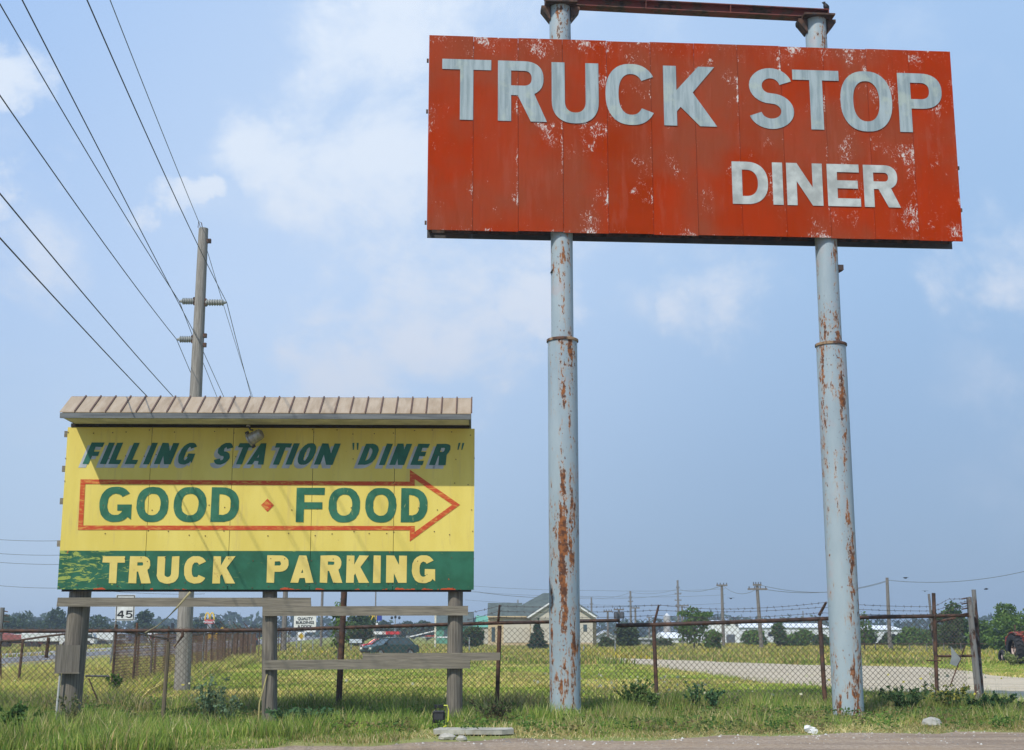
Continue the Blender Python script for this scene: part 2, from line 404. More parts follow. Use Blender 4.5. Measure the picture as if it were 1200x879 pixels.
def glyph(ch, w, t, tv=None):
    """outline and holes of a capital in a box w wide and 1 high, stem t, crossbar tv"""
    tv = tv or t*.82; H = []
    if ch == 'I': P = [(0, 0), (w, 0), (w, 1), (0, 1)]
    elif ch == 'T': m = w/2; P = [(m-t/2, 0), (m+t/2, 0), (m+t/2, 1-tv), (w, 1-tv), (w, 1), (0, 1), (0, 1-tv), (m-t/2, 1-tv)]
    elif ch == 'L': P = [(0, 0), (w, 0), (w, tv), (t, tv), (t, 1), (0, 1)]
    elif ch == 'E':
        y = .5-tv/2+.02; P = [(0, 0), (w, 0), (w, tv), (t, tv), (t, y), (w*.93, y), (w*.93, y+tv), (t, y+tv), (t, 1-tv), (w*.98, 1-tv), (w*.98, 1), (0, 1)]
    elif ch == 'F':
        y = .5-tv/2-.02; P = [(0, 0), (t, 0), (t, y), (w*.93, y), (w*.93, y+tv), (t, y+tv), (t, 1-tv), (w, 1-tv), (w, 1), (0, 1)]
    elif ch == 'N':
        d = 1.15*t/(w-.9*t); P = [(0, 0), (t, 0), (t, 1-d), (w-1.05*t, 0), (w, 0), (w, 1), (w-t, 1), (w-t, d), (1.05*t, 1), (0, 1)]
    elif ch == 'A':
        q = .93*t; s = w/2-.5*q; y1 = .17; y2 = y1+tv*.8
        P = [(0, 0), (q*1.05, 0), (q*1.05+s*y1, y1), (w-q*1.05-s*y1, y1), (w-q*1.05, 0), (w, 0), (w/2+.5*q, 1), (w/2-.5*q, 1)]
        ya = (w/2-q*1.05)/s; H = [[(q*1.05+s*y2, y2), (w/2, ya), (w-q*1.05-s*y2, y2)]] if ya > y2+.03 else []
    elif ch == 'K':
        yl = .27 if t > .26 else .24; m = (1-yl)/(w-t); l2 = lambda x: 1-m*(w-x); yu = min(.66, 1-(1-yl)*(w-2.25*t)/(w-t)*.92)
        q = t+.10*(w-t); xp = t+.42*(w-t)
        P = [(0, 0), (t, 0), (t, l2(t)), (q, l2(q)), (w-1.22*t, 0), (w+.02, 0), (xp, l2(xp)), (w, 1), (w-1.25*t, 1), (t, yu), (t, 1), (0, 1)]
    elif ch == 'O': P = sarc(w/2, .5, w/2, .51, 0, 360, 40)[:-1]; H = [sarc(w/2, .5, w/2-t, .51-tv, 0, 360, 36)[:-1]]
    elif ch == 'D':
        rx = min(w*.72, .5); P = [(0, 0)]+sarc(w-rx, .5, rx, .5, -90, 90, 22)+[(0, 1)]
        H = [[(t, tv)]+sarc(w-rx, .5, rx-t, .5-tv, -90, 90, 20)+[(t, 1-tv)]]
    elif ch in 'PR':
        yb = .40 if ch == 'P' else .43; ry = (1-yb)/2; rx = min(ry*1.15, w*.6)
        bowl = sarc(w-rx, yb+ry, rx, ry, -90, 90, 18)
        if ch == 'R':
            bowl = [(w-rx+(p[0]-(w-rx))*.94, p[1]) for p in bowl]
        H = [[(t, yb+tv*.95)]+sarc(w-rx, yb+ry, max(rx-t, .02), ry-tv*.95, -90, 90, 16)+[(t, 1-tv*.95)]]
        if ch == 'P': P = [(0, 0), (t, 0), (t, yb)]+bowl+[(0, 1)]
        else:
            x0 = w*.42; x1 = x0+1.12*t
            bl = [p for p in bowl if p[0] > x1+.01 or p[1] > .7]
            P = [(0, 0), (t, 0), (t, yb), (x0, yb), (w-1.08*t, 0), (w+.03, 0), (x1+.03, yb+.025)]+bl+[(0, 1)]
    elif ch == 'U':
        r = w/2; ry = min(.36, r*1.1); P = sarc(r, ry, r, ry+.01, 180, 360, 20)+[(w, 1), (w-t, 1)]+sarc(r, ry, r-t, ry-tv, 360, 180, 18)+[(t, 1), (0, 1)]
    elif ch == 'C':
        P = sarc(w/2, .5, w/2, .51, 33, 327, 34)+sarc(w/2, .5, w/2-t, .51-tv, 321, 39, 30)
    elif ch == 'G':
        P = sarc(w/2, .5, w/2, .51, 35, 318, 32)+[(w, .06), (w, .50), (w*.56, .50), (w*.56, .50-tv*.9), (w-t, .50-tv*.9)]+sarc(w/2, .5, w/2-t, .51-tv, 326, 41, 28)
    elif ch == 'S':
        ry = (1.02-tv)/4; cx = w/2; rx = w/2-t/2
        pts = arc(cx, 1.01-tv/2-ry, rx*.94, ry, 14, 255, 22)
        q = arc(cx, -.01+tv/2+ry, rx, ry, 75, -166, 22)
        P = stroke(pts+q, (t, tv*1.02))
    elif ch == '"':
        P = [(0, .72), (w*.28, .72), (w*.42, 1), (w*.1, 1)]; 
    elif ch == '4':
        P = [(w*.62, 0), (w*.62+t, 0), (w*.62+t, .24), (w, .24), (w, .24+tv), (w*.62+t, .24+tv), (w*.62+t, 1), (w*.55, 1), (0, .24+tv), (0, .24), (w*.62, .24)]
        H = [[(t*.9, .24+tv), (w*.62, .24+tv), (w*.62, .78)]]
    elif ch == '5':
        P = [(w*.95, 1), (w*.1, 1), (w*.04, .42), (w*.28, .45)]+arc(w*.47, .33, w*.30, .20, 130, -140, 14)+[(w*.0, .16)]+arc(w*.5, .33, w*.5, .34, -140, 105, 16)+[(w*.28, .60), (w*.33, 1-tv), (w*.95, 1-tv)]
    return P, H
def letter_mesh(ch, a0, a1, z0, z1, tpx, d0, d1, T, shear=0.0, grow=0.0, rag=0.0, seed=0, tv=None):
    h = z1-z0; w = (a1-a0)/h; P, H = glyph(ch, w, tpx/h, tv)
    r = random.Random(seed)
    def tr(p): return (a0+(p[0]+shear*(p[1]-.5))*h+r.uniform(-rag, rag), z0+p[1]*h+r.uniform(-rag, rag))
    return MB().prism([tr(p) for p in P], d0, d1, T, [[tr(p) for p in q] for q in H])

# ------------------------------------------------------------------ tall red sign on two poles
YL = gp(662.5, 842).y; PL = Vector((gp(662.5, 842).x, YL, 0)); YR = YL*1.0155
PR = Vector((at(994.5, 838, YR).x, YR, 0))
ex = (PR-PL).normalized(); ey = Vector((-ex.y, ex.x, 0))
def TB(a, d, z): p = PL+ex*a+ey*d; return Vector((p.x, p.y, z))
def px2(u, v, d): p = on_plane(u, v, TB(0, d, 0), ey); return (p-TB(0, d, 0)).dot(ex), p.z
big = thing('truck_stop_billboard', PL, 'huge weathered red truck stop diner sign on two tall rusty pale blue poles', 'billboard')
aR = (PR-PL).length

def pole_mat(name, cx, streaks, seed):
    m = NM(name, .55, 0, .35); s = m.sep()
    rr = None
    v = m.map((13, 13, 3.2), loc=(seed, seed, 0)); n = m.noise(1.0, 9, .70, v, .3)
    v2 = m.map((2.6, 2.6, .8), loc=(seed*3, 0, seed)); slow = m.noise(1.0, 3, .5, v2)
    acc = None
    for off, wd, amp in streaks:
        dx = m.math('DIVIDE', m.math('SUBTRACT', s[0], cx+off), wd)
        g = m.math('SUBTRACT', 1.0, m.math('MULTIPLY', dx, dx), True); g = m.math('MULTIPLY', g, amp)
        acc = g if acc is None else m.math('MAXIMUM', acc, g)
    low = m.rng(s[2], 6.0, 1.5, .0, .06); up = m.rng(s[2], 6.15, 6.25, 1.0, .5)
    acc = m.math('MULTIPLY', acc, up); n2 = m.math('MULTIPLY', m.math('SUBTRACT', n, .5), 1.7)
    sl = m.math('MULTIPLY', m.math('SUBTRACT', slow, .5), .9)
    fine = m.math('MULTIPLY', m.math('SUBTRACT', m.noise(1.0, 6, .75, m.map((26, 26, 12))), .5), .85)
    val = m.math('ADD', m.math('ADD', n2, acc), m.math('ADD', m.math('ADD', sl, fine), low))
    mask = m.rng(val, .27, .30)
    spk = m.math('ADD', m.math('MULTIPLY', m.math('SUBTRACT', m.noise(1.0, 3, .5, m.map((30, 30, 17))), .5), 1.6), m.math('MULTIPLY', m.math('ADD', acc, sl), .8))
    mask = m.math('MAXIMUM', mask, m.rng(spk, .30, .34, 0, .9))
    drip = m.noise(1.0, 5, .6, m.map((24, 24, .9)))
    halo = m.math('MAXIMUM', m.rng(val, .12, .29, 0, .5), m.math('MULTIPLY', m.rng(drip, .52, .66, 0, .55), m.rng(m.math('ADD', acc, sl), .0, .3)))
    b0 = m.mix(m.rng(m.noise(1.0, 5, .6, m.map((2.0, 2.0, .5))), .35, .65), (.26, .33, .375), (.33, .40, .435))
    b0 = m.mix(m.rng(m.noise(2.3, 4, .5), .58, .70, 0, .35), b0, (.42, .33, .33))
    k = m.mix(halo, b0, (.42, .27, .15)); rc = m.mix(m.rng(m.noise(14, 5, .6), .38, .62), (.09, .04, .025), (.28, .105, .035))
    k = m.mix(mask, k, rc)
    lip = m.rng(m.noise(1.0, 4, .6, m.map((3, 3, 22))), .60, .64, 0, .0)
    m.col(k); m.rough(m.rng(mask, 0, 1, .5, .95)); m.bump(m.math('ADD', m.math('MULTIPLY', mask, .5), m.noise(30, 3)), .35, .006)
    return m.m
PM = [pole_mat('blue_pole_paint_a', 0, ((-.02, .085, .25), (.115, .055, .19), (-.21, .03, .08)), 1.3),
      pole_mat('blue_pole_paint_b', aR*ex.x, ((.085, .085, .24), (-.05, .05, .05), (-.2, .05, .14)), 4.1)]
DRUST = mat_rusty('dark_rusted_steel', (.06, .045, .04), .7, 6, 1.0)
ztop = [at(657, 10, YL).z, at(958, 25, YR).z]
zcol = [at(659, 401, YL).z, at(975, 406, YR).z]
for i, (a, zc, zt) in enumerate(((0, zcol[0], ztop[0]), (aR, zcol[1], ztop[1]))):
    T = lambda x, y, h, a=a: TB(a+x, y, h)
    p = MB().lathe([(.242, -.3), (.242, zc)], T, 40).build('pole', PM[i], big, smooth=True)
    MB().lathe([(.242, zc-.005), (.262, zc), (.262, zc+.035), (.25, zc+.045), (.185, zc+.05)], T, 40).build('pole_collar', mat_rusty('collar_rust', (.30, .2, .12), .6), p, smooth=True)
    MB().lathe([(.183, zc), (.183, zt)], T, 36).build('upper_pole', PM[i], p, smooth=True)
    # welded cap: plate and four gussets
    cp = MB().box(a-.27, a+.27, -.27, .27, zt, zt+.03, TB)
    cp.build('cap_plate', DRUST, p)
    for s in (-1, 1):
        gs = MB(); gs.prism([(a+s*.178, zt-.26), (a+s*.33, zt-.06), (a+s*.33, zt-.002), (a+s*.178, zt-.002)][::s], -.10, .10, TB)
        gs.build('gusset', DRUST, p)
# small brackets left on the poles
a, z = px2(648, 312, -.2)
MB().prism([(a-.03, z-.07), (a+.05, z+.06), (a+.08, z+.03), (a+.03, z-.02)], -.1, .02, TB).build('bracket', DRUST, big)
a, z = px2(985, 316, 0)
MB().box(a-.06, a+.035, -.06, .06, z-.02, z+.07, TB).prism([(a-.06, z-.08), (a-.05, z-.02), (a+.03, z-.02)], -.02, .02, TB).build('bracket', DRUST, big)
# top beam between the poles
zb = [ztop[0]+.033, ztop[1]+.033]
def TBm(a, d, z): k = a/aR; return TB(a, d, zb[0]+(zb[1]-zb[0])*k+z)
bm = MB()
bm.box(-.27, aR+.22, -.10, .10, 0, .015, TBm); bm.box(-.27, aR+.22, -.10, .10, .150, .165, TBm); bm.box(-.27, aR+.22, -.008, .008, .015, .150, TBm)
for q in (-.27, aR*.33, aR*.66, aR+.21): bm.box(q, q+.012, -.098, -.008, .015, .150, TBm)
RBEAM = mat_rusty('red_oxide_beam', (.17, .045, .035), .45, 3, 1.0)
bm.build('top_beam', RBEAM, big)

# front face: twelve sheets
dF = -.235
aL0, zT0 = px2(502.5, 40, dF); aR0, zT1 = px2(1115, 62, dF); aB0, zB0 = px2(500.5, 268.5, dF); aB1, zB1 = px2(1127, 282.5, dF)
A0 = (aL0+aB0)/2; A1 = (aR0+aB1)/2
print('billboard', A0, A1, zT0, zT1, zB0, zB1, YL, YR)
ZT = (zT0+zT1)/2; ZB = (zB0+zB1)/2
def red_mat():
    m = NM('faded_red_sign_paint', .8, 0, .0); r = m.rand(); s = m.sep()
    rc = m.nd('ShaderNodeCombineXYZ'); m.L(m.math('MULTIPLY', r, 37.0), rc.inputs[0]); m.L(m.math('MULTIPLY', r, 11.0), rc.inputs[2])
    va = m.nd('ShaderNodeVectorMath', operation='ADD'); m.L(m.obj, va.inputs[0]); m.L(rc.outputs[0], va.inputs[1]); vr = va.outputs[0]
    k = m.mix(m.rng(r, 0, 1, 0, 1, False), (.36, .029, .001), (.275, .029, .002))
    k = m.mix(m.rng(m.noise(.55, 4, .5), .38, .62, 0, .95), k, (.255, .058, .026))      # bleached bloom
    k = m.mix(m.rng(m.noise(.8, 3, .5, vr), .45, .65, 0, .4), k, (.40, .038, .006))
    n = m.noise(1.0, 7, .68, m.map((4.5, 4.5, .8), vr)); k = m.mix(m.rng(n, .54, .66, 0, .28), k, (.34, .09, .055))
    # chipped white: small flecks gathered in spots
    spot = m.rng(m.noise(1.9, 3, .5, vr), .50, .72); edge = m.math('MAXIMUM', m.rng(s[2], ZT-.5, ZT, 0, .20), m.rng(s[0], A1-.6, A1, 0, .12))
    edge = m.math('MAXIMUM', edge, m.rng(s[2], ZB+.13, ZB, 0, .18)); 
    edge = m.math('MAXIMUM', edge, m.rng(s[0], 3.0, 7.0, 0, .09))
    sf = m.math('FRACT', m.math('DIVIDE', m.math('SUBTRACT', m.math('DIVIDE', s[0], ex.x), A0), (A1-A0)/12)); seam = m.rng(m.math('ABSOLUTE', m.math('SUBTRACT', sf, .5)), .46, .495, 0, .16)
    edge = m.math('MAXIMUM', edge, seam); blob = m.rng(m.noise(2.6, 2, .5, m.map(1, vr, (3, 0, 7))), .60, .72, 0, .10)
    f = m.math('ADD', m.noise(1.0, 8, .76, m.map((19, 19, 12), vr), 1.6), blob)
    val = m.math('ADD', f, m.math('ADD', m.math('MULTIPLY', spot, .15), m.math('MULTIPLY', edge, .45)))
    mask = m.rng(val, .70, .735); k = m.mix(m.rng(val, .64, .72, 0, .4), k, (.50, .20, .15)); k = m.mix(mask, k, (.60, .56, .53))
    k = m.mix(m.rng(m.noise(1.0, 6, .7, m.map((24, 24, 1.6), vr)), .52, .68, 0, .35), k, (.24, .035, .008))
    m.col(k); m.bump(m.math('ADD', m.noise(1.0, 2, .5, m.map((3.5, 3.5, 1.2), vr)), m.math('MULTIPLY', mask, .1)), .35, .06); return m.m
RED = red_mat(); NP = 12; pw = (A1-A0)/NP
rn = random.Random(3)
for i in range(NP):
    w = [rn.uniform(-.004, .004) for _ in range(4)]
    x0, x1 = A0+i*pw+.003, A0+(i+1)*pw-.003; b = MB(); dd = rn.uniform(-.003, .003)
    b.box(x0, x1, dF+dd, dF+.02+dd, ZB+w[0]*2, ZT+w[1]*2, TB)
    # folded flange on one edge of each sheet
    b.box(x1-.007, x1, dF-.003+dd, dF+dd-.0005, ZB+.002, ZT-.002, TB)
    b.build('face_panel', RED, big)
DK = flat('dark_grey_sheet_back', (.055, .06, .065), .6, 0, .3, 3, (.10, .06, .04))
for i in range(NP):
    x0, x1 = A0+.01+i*pw+.0008, A0+.01+(i+1)*pw-.0008
    MB().box(x0, x1, .235, .255, ZB, ZT, TB).build('rear_panel', DK, big)
fr_ = MB()
for zz in (ZB+.12, (ZB+ZT)/2, ZT-.12): fr_.box(A0+.05, A1-.05, dF+.035, dF+.05, zz-.04, zz+.04, TB).box(A0+.05, A1-.05, .21, .225, zz-.04, zz+.04, TB)
for q in range(13):
    x = A0+.05+(A1-A0-.1)*q/12; fr_.box(x-.018, x+.018, dF+.052, .208, ZB+.09, ZB+.15, TB)
fr_.build('inner_frame', DRUST, big)
for z in (ZT-.45, (ZT+ZB)/2+.35, ZB+.12): MB().box(A0-.035, A0-.002, dF+.01, dF+.05, z-.03, z+.03, TB).build('edge_tab', DRUST, big)
for z in (ZB+.55, ZB+1.3): MB().box(A1+.002, A1+.03, dF+.01, dF+.05, z-.03, z+.03, TB).build('edge_tab', DRUST, big)
def bigletter_mat():
    m = NM('weathered_grey_letter', .45, 0, .4); s = m.sep()
    n = m.noise(1.0, 7, .66, m.map((11, 11, 1.0))); k = m.mix(m.rng(n, .36, .62), (.22, .28, .295), (.34, .41, .43))
    k = m.mix(m.rng(m.noise(2.5, 5, .6), .52, .68, 0, .6), k, (.40, .46, .39))
    k = m.mix(m.rng(m.noise(1.0, 6, .7, m.map((20, 20, 4))), .62, .70, 0, .5), k, (.22, .25, .26))
    m.col(k); return m.m
BL = bigletter_mat()
def line_z(u, v0, v1, d): return px2(u, v1, d)[1], px2(u, v0, d)[1]
zt0, zt1 = px2(546, 68.5, dF)[1], px2(1078, 88, dF)[1]; zb0, zb1 = px2(560, 139.5, dF)[1], px2(1062, 156.5, dF)[1]
ztp = (zt0+zt1)/2; zbt = (zb0+zb1)/2; print('text z', zt0, zt1, zb0, zb1)
EDGE = flat('yellowed_letter_rim', (.50, .50, .30), .6)
def text_line(items, zb_, zt_, t, dd, T, d, mat, parent, vm, name='letter', **kw):
    for k, (ch, u0, u1) in enumerate(items):
        a0 = px2w(u0, vm(u0), d); a1 = px2w(u1, vm(u1), d)
        letter_mesh(ch, a0, a1, zb_, zt_, t, d-dd*.3, d+.002, T, seed=k).build(name, mat, parent)
px2w = lambda u, v, d: px2(u, v, d)[0]
vm1 = lambda u: 104+(u-546)*18/532
items = [('T', 518, 575.6), ('R', 583.5, 638.5), ('U', 646.5, 701.5), ('C', 709.5, 770), ('K', 777.6, 838), ('S', 877, 930), ('T', 929.6, 984), ('O', 985, 1045.5), ('P', 1053, 1104.4)]
tl = (px2(560, 100, dF)[0]-px2(544.5, 100, dF)[0])
text_line(items, zbt, ztp, tl, .006, TB, dF-.010, BL, big, vm1)
z1_, z0_ = (px2(880, 189.8, dF)[1]+px2(1030, 194, dF)[1])/2, (px2(880, 239, dF)[1]+px2(1030, 243.5, dF)[1])/2
items = [('D', 858, 900), ('I', 905.5, 917.4), ('N', 922, 964), ('E', 969.6, 1008), ('R', 1012.3, 1053)]
tl2 = (px2(870.4, 215, dF)[0]-px2(858.6, 215, dF)[0])
text_line(items, z0_, z1_, tl2, .006, TB, dF-.010, flat('pale_grey_letter', (.41, .44, .42), .5, 0, .22, 5, (.36, .40, .40)), big, lambda u: 215+(u-880)*.03)

# ------------------------------------------------------------------ yellow painted sign
Y0, Y1 = 19.35, 19.50
sL = Vector((at(73, 596, Y0).x, Y0, 0)); sR = Vector((at(556, 596, Y1).x, Y1, 0))
fx = (sR-sL).normalized(); fy = Vector((-fx.y, fx.x, 0)); SWd = (sR-sL).length
def TS(a, d, z): p = sL+fx*a+fy*d; return Vector((p.x, p.y, z))
def pxs(u, v, d=0.0): p = on_plane(u, v, TS(0, d, 0), fy); return (p-TS(0, d, 0)).dot(fx), p.z
ysign = thing('painted_diner_sign', sL, 'yellow and green hand painted diner sign with brown metal roof on wooden posts', 'sign')
zt = (pxs(82, 500)[1]+pxs(555, 503)[1])/2; zb_ = (pxs(66, 692)[1]+pxs(556, 690)[1])/2
zg = (pxs(70, 645.8)[1]+pxs(556, 645.5)[1])/2
print('yellow sign', SWd, zb_, zt, zg)
def yel_mat():
    m = NM('yellow_green_board_paint', .55, 0, .3); s = m.sep(); r = m.rand()
    y = m.mix(m.rng(m.noise(1.0, 5, .6, m.map((2, 2, .6))), .35, .68), (.66, .525, .105), (.73, .60, .145))
    y = m.mix(m.rng(r, 0, 1, 0, .14, False), y, (.58, .46, .11))
    st = m.noise(1.0, 7, .65, m.map((9, 9, .9))); y = m.mix(m.rng(st, .54, .70, 0, .5), y, (.52, .40, .15))
    y = m.mix(m.rng(m.noise(26, 6, .74), .67, .72, 0, .8), y, (.22, .13, .06))
    g = m.mix(m.rng(m.noise(3, 5), .35, .65), (.016, .095, .050), (.024, .135, .078))
    sc = m.noise(1.0, 7, .7, m.map((5, 5, 16), rot=(0, .25, 0)), 1.0)
    lf = m.math('ADD', sc, m.rng(s[0], 1.9, .1, 0, .15)); g = m.mix(m.rng(lf, .665, .70, 0, .8), g, (.36, .42, .08))
    sv = m.noise(1.0, 7, .7, m.map((22, 22, 7)), 1.0); g = m.mix(m.rng(sv, .69, .72, 0, .7), g, (.40, .42, .12))
    rd = m.math('ADD', m.noise(3.5, 4, .6), m.rng(s[2], zb_+.05, zb_, 0, .16)); rd = m.math('ADD', rd, m.rng(s[0], SWd-.5, SWd, 0, .05))
    g = m.mix(m.rng(rd, .70, .715), g, (.45, .07, .02))
    band = m.rng(s[2], zg+.003, zg-.003); k = m.mix(band, y, g)
    m.col(k); m.bump(m.math('ADD', st, m.noise(2, 3)), .15, .01); return m.m
YM = yel_mat()
seams = [pxs(u, 600)[0] for u in (173.3, 270, 365, 461.5)]; ed = [0]+seams+[SWd]
for i in range(5):
    dd = rn.uniform(.0, .001)
    MB().box(ed[i]+.0035, ed[i+1]-.0035, dd, .018+dd, zb_, zt, TS).build('board_panel', YM, ysign)
# backing frame and dark bottom rail
GW = mat_wood('grey_lumber', (.235, .21, .165), .6, 'x'); PW = mat_wood('post_wood', (.22, .195, .16), .5, 'z')
DKW = flat('dark_wood_edge', (.03, .025, .02), .9)
fb = MB()
for z0, z1 in ((zb_-.03, zb_+.06), (zb_+1.0, zb_+1.09), (zt-.1, zt+.0)): fb.box(.06, SWd-.04, .022, .062, z0, z1, TS)
fb.build('backing_rail', DKW, ysign)
for z in (zt-.1, zt-.62, zt-1.1, zt-1.72): MB().box(-.05, -.004, .02, .05, z-.045, z+.045, TS).build('side_batten', GW, ysign)
for sa in seams: MB().box(sa-.05, sa+.05, .0185, .0215, zb_+.065, zt-.11, TS).build('joint_strip', DKW, ysign)
# nail heads
nl = MB(); r = random.Random(9)
for i in range(5):
    for z in np.linspace(zb_+.06, zt-.06, 7):
        for a in np.linspace(ed[i]+.05, ed[i+1]-.05, 5):
            if r.random() < .3: continue
            aa = a+r.uniform(-.05, .05); zz = z+r.uniform(-.04, .04); nl.box(aa-.007, aa+.006, -.007, -.001, zz-.007, zz+.007, TS)
tag(nl.build('nail_heads', flat('nail_rust', (.12, .06, .035), .8), ysign), kind='stuff')
# roof: eave overhang towards the road
dE = -.68
ae0, ze = pxs(70, 484, dE); ae1, ze1 = pxs(554, 485, dE); ze = (ze+ze1)/2
dR = dE+.47; ar0, zr = pxs(83, 464.5, dR); ar1, zr1 = pxs(551.5, 468.5, dR); zr = (zr+zr1)/2
zfb = (pxs(70, 490.8, dE)[1]+pxs(554, 490.8, dE)[1])/2; zsb = (pxs(70, 497.5, -.03)[1]+pxs(554, 497.5, -.03)[1])/2
print('roof', ae0, ae1, ar0, ar1, ze, zr, zfb)
ROOFM = NM('brown_metal_roofing', .5, .0, .4)
ROOFM.col(ROOFM.mix(ROOFM.rng(ROOFM.noise(1.0, 6, .65, ROOFM.map((9, 2, 2))), .3, .7), ROOFM.mix(ROOFM.rand(), (.27, .195, .12), (.36, .27, .175)), (.41, .325, .23))); ROOFM = ROOFM.m
RIBM = flat('rib_brown', (.12, .07, .05), .6)
Ae0, Ae1 = ae0, (ae1+ar1)/2
def slope(a, k, up): return TS(a, dE-.02+(dR+.02-dE)*k, ze+(zr-ze)*k+up)
NR = 27
for i in range(NR):
    x0 = Ae0+(Ae1-Ae0)*i/NR; x1 = Ae0+(Ae1-Ae0)*(i+1)/NR
    sheetb = MB().box(x0+.004, x1-.004, 0, 1, 0, .012, lambda a, d, z: slope(a, d, z)); rf = sheetb.build('roof_panel', ROOFM, ysign)
    rb = MB().box(x1-.010, x1+.010, -.008, 1.006, .012, .032, lambda a, d, z: slope(a, d, z)); rb.build('roof_rib', RIBM, rf)
MB().prism([(dR, zr-.03), (dR, zr+.01), (dR+.03, zr+.02), (dR+.75, ze-.02), (dR+.75, ze-.06)], Ae0+.01, Ae1-.01, lambda b, a, z: TS(a, b, z)).build('rear_roof', RIBM, ysign)
FASC = NM('grey_fascia_wood', .8); FASC.col(FASC.mix(FASC.rng(FASC.noise(1.0, 6, .65, FASC.map((1.5, 9, 20))), .35, .65), (.10, .11, .115), (.17, .18, .18))); FASC = FASC.m
MB().box(Ae0+.01, Ae1-.01, dE-.02, dE+.02, zfb, ze-.006, TS).build('fascia', FASC, ysign)
SOF = flat('soffit_tan', (.60, .56, .45), .8, 0, .2, 3)
MB().prism([(dE+.022, zfb+.004), (-.03, zsb), (-.03, zsb+.015), (dE+.022, zfb+.02)], Ae0+.04, Ae1-.04, lambda b, a_, z: TS(a_, b, z)).build('soffit', SOF, ysign)
for a in (Ae0+.012, Ae1-.04):
    MB().prism([(dE+.021, zfb+.02), (dE+.021, ze-.02), (dR, zr-.03), (dR+.6, ze-.0), (dR+.6, zsb), (-.03, zsb)], a, a+.025, lambda b, a_, z: TS(a_, b, z)).build('roof_end_board', FASC, ysign)
MB().box(.05, SWd-.08, -.012, .05, zt+.005, zsb+.01, TS).build('top_rail', DKW, ysign)
# posts: leaning round timbers
def post(ub, vb, ut, vt, rb, rt, d, name='post', seed=1):
    rr = random.Random(seed); n = 18; m = 12; p0 = TS(pxs(ub, vb, d)[0], d, -.2); zt_ = pxs(ut, vt, d)[1]; p1 = TS(pxs(ut, vt, d)[0], d, zt_)
    vs = []; fs = []
    ph = [rr.uniform(0, 6.28) for _ in range(5)]
    for i in range(m+1):
        t = i/m; c = p0.lerp(p1, t); R = rb+(rt-rb)*t
        for k in range(n):
            a = 2*math.pi*k/n; q = 1+.05*math.sin(3*a+ph[0])+.03*math.sin(5*a+ph[1]+t)+.02*math.sin(2*a+ph[2]+5*t)+rr.uniform(-.012, .012)
            vs.append(c+Vector((math.cos(a)*R*q, math.sin(a)*R*q, 0)))
    for i in range(m):
        for k in range(n): k2 = (k+1) % n; fs.append((i*n+k, i*n+k2, (i+1)*n+k2, (i+1)*n+k))
    fs.append(tuple(m*n+k for k in range(n)))
    return MB().add(vs, fs).build(name, PW, ysign, smooth=True)
post(78.5, 856, 105.5, 560, .160, .150, .26, seed=1); post(316, 853, 316.5, 560, .108, .104, .19, seed=2); post(532, 846, 535, 560, .118, .108, .20, seed=3)
def board(u0, u1, v0, v1, d, th=.04, dv=0, ends=0):
    a0, _ = pxs(u0, (v0+v1)/2, d); a1, _ = pxs(u1, (v0+v1)/2, d); z1 = pxs((u0+u1)/2, v0, d)[1]; z0 = pxs((u0+u1)/2, v1, d)[1]
    s = dv
    P = [(a0, z0), (a1, z0+s), (a1-ends, z1+s), (a0+ends, z1)]
    return MB().prism(P, d-th, d, TS).build('board', GW, ysign)
board(67.5, 365, 700.5, 711, .075, .04, -.0, .01)
board(308, 548.5, 710.8, 722, .062, .04, .01)
board(309, 551, 773.5, 785, .062, .04, .02)
board(425, 586, 765.5, 774.5, .115, .04, .01)
# board box on the left post with its conduit
a0, z1 = pxs(67.5, 756, .07); a1, z0 = pxs(94, 788, .07)
bx = MB().box(a0, a1, -.0, .05, z0, z1, TS).build('mounting_board', mat_wood('mounting_board_wood', (.17, .155, .13), .6, 'z'), ysign)
MB().box(a0-.012, a1+.012, -.02, .06, z0-.014, z0-.001, TS).build('board_lip', GW, bx)
q0 = TS(pxs(64.5, 842, .0)[0], .02, -.05); q1 = TS(pxs(70, 790, .0)[0], .02, z0-.016)
MB().tube([q0, q1], .017, 8).build('conduit', flat('grey_conduit', (.42, .42, .40), .5), ysign, smooth=True)
q0 = TS(pxs(313, 790, .06)[0], .08, pxs(313, 790, .06)[1]); q1 = TS(pxs(303, 848, -.1)[0], -.1, 0)
MB().tube([q0, q0.lerp(q1, .5)+Vector((-.05, 0, -.05)), q1], .010, 6).build('guy_wire', flat('dry_yellow_cord', (.35, .30, .12), .8), ysign)

GRN = NM('green_letter_paint', .55); GRN.col(GRN.mix(GRN.rng(GRN.noise(1.0, 7, .7, GRN.map((20, 20, 6)), 1.0), .60, .68, 0, .6), GRN.mix(GRN.rng(GRN.noise(4, 4), .3, .7), (.016, .11, .060), (.035, .16, .095)), (.40, .42, .14))); GRN = GRN.m
YLT = NM('yellow_letter_paint', .55); YLT.col(YLT.mix(YLT.rng(YLT.noise(9, 7, .74), .60, .68, 0, .5), YLT.mix(YLT.rng(YLT.noise(4, 4), .3, .7), (.64, .50, .13), (.70, .56, .17)), (.35, .18, .08))); YLT = YLT.m
ORG_ = NM('orange_red_brushed_paint', .55); ORG_.col(ORG_.mix(ORG_.rng(ORG_.noise(1.0, 6, .7, ORG_.map((7, 7, 30)), 1.0), .50, .62, 0, .75), (.50, .065, .015), (.62, .30, .06))); ORG_ = ORG_.m
SHD = flat('blue_grey_drop_shadow_paint', (.40, .43, .46), .6)
DGR = NM('dark_green_script_paint', .5); DGR.col(DGR.mix(DGR.rng(DGR.noise(5, 4), .35, .65), (.016, .105, .07), (.024, .14, .095))); DGR = DGR.m
d_sh, d_l = -.003, -.0055
